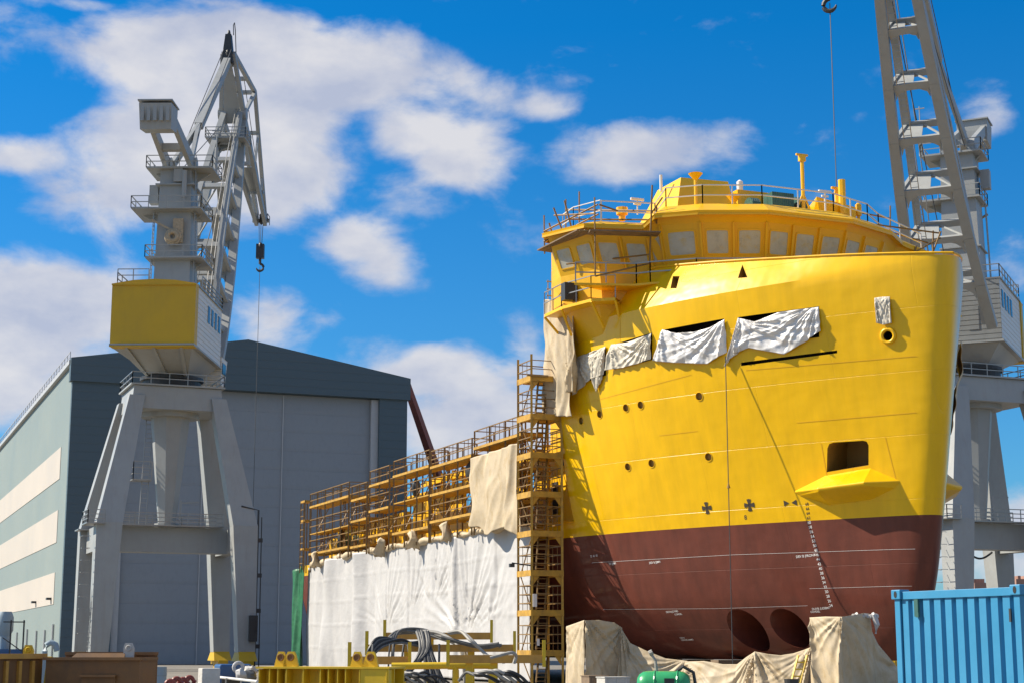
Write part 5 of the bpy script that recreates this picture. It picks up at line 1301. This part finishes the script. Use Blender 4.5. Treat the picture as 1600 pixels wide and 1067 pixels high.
def racks():
    """yellow steel racks with hoses slung over them"""
    grp = 'yellow hose racks'
    def rack(u0, u1, v, Y, posts, lab, w_=.12, hh=.22, upright=True):
        p0, p1 = at(u0,v,Y), at(u1,v,Y); z = p0.z; L = p1.x-p0.x
        t = thing('hose_rack', Vector((p0.x,Y,0)), lab, 'rack', grp)
        b = MB(); b.obox(Vector(((p0.x+p1.x)/2, Y, z)), Vector((1,0,0)), Vector((0,1,0)), Z, L, w_, hh); b.build('arm', M['skiprim'], t)
        for x in (p0.x, p1.x):
            b = MB(); b.obox(Vector((x, Y, z+.15)), Vector((1,0,0)), Vector((0,1,0)), Z, .09, .16, .72); b.build('end_peg', M['rackyellow'], t)
        for u in posts:
            x = at(u, v, Y).x; b = MB(); b.obox(Vector((x, Y+.25, z/2)), Vector((1,0,0)), Vector((0,1,0)), Z, .2, .3, z); b.build('post', M['rackyellow'], t)
        return z
    rack(601,768,993,54,(672,),'topmost yellow hose rack arm, heaped with grey hoses')
    rack(573,804,1012,51,(636,736),'long yellow hose rack arm just below the topmost one')
    rack(546,640,1031,48,(),'short low hose rack arm behind the lifting frame lugs')
    rack(700,850,1029,46,(733,772),'lowest right hose rack arm, with a yellow pipe loop and a pale hose end')
    # bent yellow pipe frame
    pts = [at(612,1040,47.5), at(700,1039,47.5), at(765,1039,47.5), at(768,1041,47.5), at(769,1090,47.5)]
    b = MB(); b.tube(pts, .10, 10); b.tube([at(700,1040,47.5), at(710,1041,47.5), at(712,1047,47.5), at(712,1090,47.5)], .10, 10)
    single(b, 'bent_pipe_stand', M['rackyellow'], Vector((pts[2].x,47.5,0)), 'round yellow pipe frame standing between the hose racks', 'pipe frame', smooth=True)
    rnd = random.Random(5); Hn = 0
    def hose(px, Y, r, m, lab):
        P_ = [at(u, v, Y+dy) for u, v, dy in px]; out = []
        n = len(P_)
        for i in range(n-1):          # Catmull-Rom
            a, b_, c, d = P_[max(i-1,0)], P_[i], P_[i+1], P_[min(i+2,n-1)]
            for k in range(6):
                t_ = k/6; out.append(.5*((2*b_)+(c-a)*t_+(2*a-5*b_+4*c-d)*t_*t_+(3*b_-a-3*c+d)*t_**3))
        out.append(P_[-1]); b = MB(); b.tube(out, r*.78, 7)
        lo = min(out, key=lambda p: p.z); single(b, 'hose', M[m], lo, lab, 'hose', 'hoses: '+lab.split(' in ')[-1] if ' in ' in lab else lab, smooth=True)
    lab0 = 'grey hose in the thick bundle arching over the topmost rack arm'; lab1 = 'hose in the dark rope-like strands hanging straight down from the middle of the top arm'; lab2 = 'hose in the bundle heaped on the left end of the second rack arm'
    lab3 = 'short grey hose lying to the right along the second rack arm'; lab4 = 'hose lying in the low tangle on the ground left of the stair tower racks'; lab5 = 'hose in the low heap under the lowest right rack arm'; lab6 = 'single dark hose dangling down between the rack arms'
    # draped bundles over the top arm: pale thick ones first, each its own sag
    for i in range(9):
        d = i*1.6; hose([(600+rnd.uniform(-8,20),1003+d,-1),(615+d*.7,987+rnd.uniform(-2,4),-.6),(650+rnd.uniform(-10,10),984+rnd.uniform(-2,5),-.3),(690+rnd.uniform(-8,8),991+rnd.uniform(-3,6),-.6),(712+d,1004+d*.8,-1.2),(722+d*.9,1030,-1.8),(726+d*.6,1075,-2)], 53, rnd.uniform(.045,.075), 'hose' if i % 3 else 'hosepale', lab0)
    for i in range(6):
        hose([(612+rnd.uniform(-4,6),1078,-1),(655+i*2.4,1020,-.8),(651+i*3.5,984+rnd.uniform(0,3),0),(663+i*2.5,1022,-.8),(664+i*7,1078,-1.2)], 51, rnd.uniform(.05,.07), 'hoseblack' if i % 2 else 'hose', lab1)
    for i in range(6):
        hose([(566+rnd.uniform(-3,3),1046,-1),(577+i*2,1014+i,-1),(590+i*3,997+i*2,-.8),(612+i*4,1001+rnd.uniform(-3,3),-.6),(640+i*3,1004+i,-.4),(668+i,1000+i*1.5,-.2)], 51, rnd.uniform(.04,.07), 'hose' if i % 2 else 'hoseblack', lab2)
    for i in range(5):
        hose([(700+i*3,988+i,-.3),(720+i*3,986+i*2,-.5),(735+i*4,1000+i,-1),(751+i*2,1014+i*2,-1),(765+i*3,1027,-1.2),(783+i*2,1024+i*3,-1.3),(786+i,1034+i*2,-1.3)] if i < 2 else [(690,992+i,-.2),(730+i*5,1003+i*2,-.5),(765+i*3,1004+i,-.6),(776+i*2,1006+rnd.uniform(-2,4),-.6)], 51, .06, 'hosepale' if i < 2 else 'hose', 'pale hose curving down to the right over the rack arms' if i == 0 else lab3)
    for i in range(9):
        x = rnd.uniform(600, 740); hose([(x-20,1060+rnd.uniform(0,8),-1),(x-8,1050+rnd.uniform(-5,5),-1),(x+8,1052+rnd.uniform(-5,6),-1.2),(x+25,1056+rnd.uniform(-6,6),-1.2),(x+45,1066+rnd.uniform(-4,6),-1)], 45, rnd.uniform(.04,.06), rnd.choice(('hose','hosepale','hoseblack')), lab4)
    for i in range(6):
        x = 735+i*9; hose([(x,1050+rnd.uniform(0,5),0),(x+14,1046+rnd.uniform(0,8),-.3),(x+32,1052+rnd.uniform(-3,8),-.3),(x+44,1066,-.2)], 44, .055, rnd.choice(('hose','hosepale','hoseblack')), lab5)
    hose([(803,1036,0),(806,1024,0),(799,1013+6,-.2),(781,1023,-.2),(766,1027,-.2)], 44.5, .06, 'hosepale', 'looped pale hose end on the lowest right rack arm')
    for i in range(7):
        x = rnd.choice((584,613,629,676,690,744,640))+rnd.uniform(-4,4); hose([(x,1006,-.6),(x+rnd.uniform(-3,3),1030,-.8),(x+rnd.uniform(-8,8),1075,-1)], 50, rnd.uniform(.03,.055), rnd.choice(('hoseblack','hose')), lab6)
racks()

def tank():
    Y = 60; c = at(1037, 1058, Y); c.z = .56; r = .50
    t = thing('air_tank', Vector((c.x,c.y,0)), 'green pressure tank lying under the bow between the beige sheets', 'tank')
    X = Vector((.985,-.17,0)); b = MB(); prof = [(-.95,.02),(-.93,.25),(-.86,.38),(-.72,.47),(-.55,r),(.55,r),(.72,.47),(.86,.38),(.93,.25),(.95,.02)]
    b.tube([c+X*q for q,_ in prof], [rr for _,rr in prof], 28); b.build('vessel', M['tank'], t, smooth=True, sharp=50)
    b = MB(); b.tube([c+X*(-.25)+Z*r*.95, c+X*(-.28)+Z*(r+.35), c+X*(-.45)+Z*(r+.62)], [.06,.05,.05], 8); b.tube([c+X*(-.5)+Z*(r+.6), c+X*(-.38)+Z*(r+.66)], .1, 8); b.build('valve_pipe', M['hosepale'], t)
    b = MB(); b.tube([c+X*.45+Z*r, c+X*.7+Z*(r+.15), c+X*1.05+Z*(r-.05), c+X*1.15-Z*.2], .06, 8); b.obox(c+X*.15-Vector((0,r,0))*.9+Z*.1, X, Z, Vector((0,1,0)), .35, .3, .1); b.build('fitting', M['dark'], t)
    b = MB(); b.torus(c+X*-.3, X, r, .03, 28, 6); b.torus(c+X*.5, X, r, .03, 28, 6)
    b.build('strap', M['tank'], t)
    for k in (-.5,.5):
        b = MB(); b.obox(Vector((c.x,c.y,0))+X*k+Z*(c.z-r)*.5+Z*.1, X, Vector((0,1,0)), Z, .12, .7, (c.z-r)+.3); b.build('foot', M['tank'], t)
tank()

def small():
    # yellow ladder leaning under the bow
    p0 = at(1240,1078,68); p1 = at(1254,1023,68.6); b = MB(); b.ladder(p0, p1, Vector((1,.1,0)), w=.36, step=.27, r=.035); single(b, 'ladder', M['rackyellow'], p0, 'small yellow ladder leaning on the beige sheets under the bow', 'ladder')
    p = at(1237,1068,66); q = Vector((p.x,p.y,0)); zt_ = at(1237,1060,66).z; b = MB(); b.tube([q, q+Z*zt_], [.2,.3], 16); single(b, 'bucket', M['dark'], q, 'black open bucket beside the yellow ladder', 'bucket')
    # concrete post
    p = at(303,1043.5,38); z = p.z; e = Vector((.9,.43,0)).normalized(); n_ = Vector((-e.y,e.x,0)); q = Vector((p.x,p.y,0))
    b = MB(); b.obox(q+e*.38+n_*.1+Z*z/2, e, n_, Z, .42, .35, z); single(b, 'concrete_block', M['concrete'], q, 'pale concrete block standing left of the blue machine', 'block', bevel=.02)
    # blue machine
    p = at(343,1037,42); q = Vector((p.x,p.y,0)); z = p.z; t = thing('compressor', q, 'dark blue machine box with a pale coil on top, left of the yellow lifting frame', 'machine')
    b = MB(); b.obox(q+S*.42+A*.4+Z*z/2, S, A, Z, .80, .7, z); b.build('housing', M['blue'], t, bevel=.05)
    b = MB(); b.obox(q+S*.3+A*.02+Z*(z-.4), S, A, Z, .45, .04, .14); b.build('vent_grille', M['dark'], t)
    b = MB(); c = at(372.5,1042,41); b.torus(c, Vector((.3,-1,.1)), .11, .045, 20, 8); single(b, 'hose_coil', M['tarpwhite'], c-Z*.13, 'small white coil on the right corner of the blue machine', 'coil', smooth=True)
    def lump(u, v, Y, sx, sz, m, nm, lab, cat, seed):
        c = at(u, v, Y); b = MB(); rr = []
        for j in range(11):
            ph_ = math.pi*j/10; row = []
            for i in range(17):
                th_ = 2*math.pi*i/16; d = Vector((math.sin(ph_)*math.cos(th_), math.sin(ph_)*math.sin(th_), math.cos(ph_)))
                k = 1+.35*noise.noise(d*1.8+Vector((seed,0,0)))+.12*noise.noise(d*5+Vector((seed,0,0)))
                row.append(c+Vector((d.x*sx*k, d.y*sx*.8*k, d.z*sz*k)))
            rr.append(row)
        b.grid(rr); single(b, nm, M[m], Vector((c.x,c.y,c.z-sz)), lab, cat, smooth=True)
    lump(376,1052,40.5,.13,.12,'tarpwhite','rag','white crumpled rag below the coil on the blue machine','rag',1)
    lump(391,1048,42,.18,.13,'concrete','sack','pale grey sack right of the blue machine','sack',2)
    lump(388,1055,41,.2,.13,'hose','sack','darker grey sack in front of the pale sack','sack',3)
    # tube barrier
    p0, p1 = at(330,1056,39), at(402,1064,37.5); t = thing('barrier', Vector((p0.x,p0.y,0)), 'low galvanised tube barrier in front of the blue machine', 'barrier')
    b = MB(); b.tube([p0,p1], .03, 8); q0, q1 = p0-Z*.35, p1-Z*.35; b.tube([q0,q1], .02, 8); b.build('rail', M['silver'], t)
    for f in (.02,.33,.66,.98):
        p = p0.lerp(p1,f); b = MB(); b.tube([p, Vector((p.x,p.y,0))], .02, 6); b.build('post', M['galv'], t)
    # barrel and red pipe pieces in the yard
    p = at(249,1058,72); q = Vector((p.x,p.y,0)); z = at(249,1041,72).z; b = MB(); b.tube([q,q+Z*z*.33,q+Z*z*.34,q+Z*z*.66,q+Z*z*.67,q+Z*z], [.3,.3,.32,.3,.32,.3], 16); single(b, 'steel_drum', M['zinc'], q, 'blue grey steel drum standing alone before the hall door', 'drum', smooth=True)
    rnd = random.Random(3)
    for k, (u, lab) in enumerate(((266,'dark red bent machine part nearest the drum'),(276,'red pipe saddle in the middle of the red scrap'),(286,'upright red flange piece with a pale band'),(296,'low red angle piece beside the concrete block'))):
        p = at(u,1058,66+k); q = Vector((p.x,p.y,0)); b = MB(); h_ = .5+.3*rnd.random()
        b.box8([q+S*x*.38+A*y*.3 for x,y in ((-1,-1),(1,-1),(1,1),(-1,1))], [q+S*(x*.2+.08)+A*y*.22+Z*h_*.6 for x,y in ((-1,-1),(1,-1),(1,1),(-1,1))])
        b.tube([q+S*-.3+Z*h_*.3, q+Z*h_, q+S*.25+Z*h_*.7], .09, 8); b.torus(q+Z*h_*.8, A, .18, .06, 14, 6)
        single(b, 'scrap_part', M['red'], q, lab, 'scrap')
    # boards and gratings on the ground left of the bow
    p = at(1000,1062,69); 
    for k,(u,v,Y,w_,h_,mm,lab) in enumerate(((930,1058,70,.9,.55,'wood','brown timber crate at the foot of the left cover'),(958,1060,69,1.1,.5,'concrete','pale box beside the green tank'))):
        p = at(u,v,Y); q = Vector((p.x,p.y,0)); b = MB(); z = at(u,1056 if k == 0 else 1058,Y).z
        b.obox(q+Z*z/2, S, A, Z, w_, .8, z); b.obox(q+Z*(z+.02), S, A, Z, w_+.06, .86, .04); 
        for x in (-.35,0,.35): b.obox(q+S*x*w_-A*.41+Z*z/2, S, A, Z, .08, .03, z-.04)
        single(b, 'crate', M[mm], q, lab, 'crate')
    # slack blue cable under the right crane's beam
    P_ = [at(1480+i*5.5, 866+14*math.sin(math.pi*i/16)**1 if i < 17 else 866, 139) for i in range(17)]
    b = MB(); b.tube([at(1512+i*2.4, 862+10*math.sin(math.pi*i/16), 137) for i in range(17)], .09, 6); single(b, 'slack_cable', M['hoseblack'], P_[8], 'slack dark cable looping under the cross beam of the right crane', 'cable', smooth=True)
    # low sheds far behind on the right
    for k,(u0,u1,v,Y,mm,lab) in enumerate(((1506,1534,912,260,'shed','rusty low steelwork far away between the right crane legs'),(1572,1640,906,300,'shed','rusty low shed far behind at the right edge'))):
        p0, p1 = at(u0,v,Y), at(u1,v,Y); z = p0.z; b = MB(); b.obox(Vector(((p0.x+p1.x)/2,Y,z/2)), Vector((1,0,0)), Vector((0,1,0)), Z, p1.x-p0.x, 12, z)
        for i in range(6): b.obox(Vector((p0.x+(p1.x-p0.x)*(i+.5)/6, Y, z+.3)), Vector((1,0,0)), Vector((0,1,0)), Z, .5, 3, .9)
        single(b, 'distant_shed', M[mm], Vector((p0.x,Y,0)), lab, 'shed')
small()
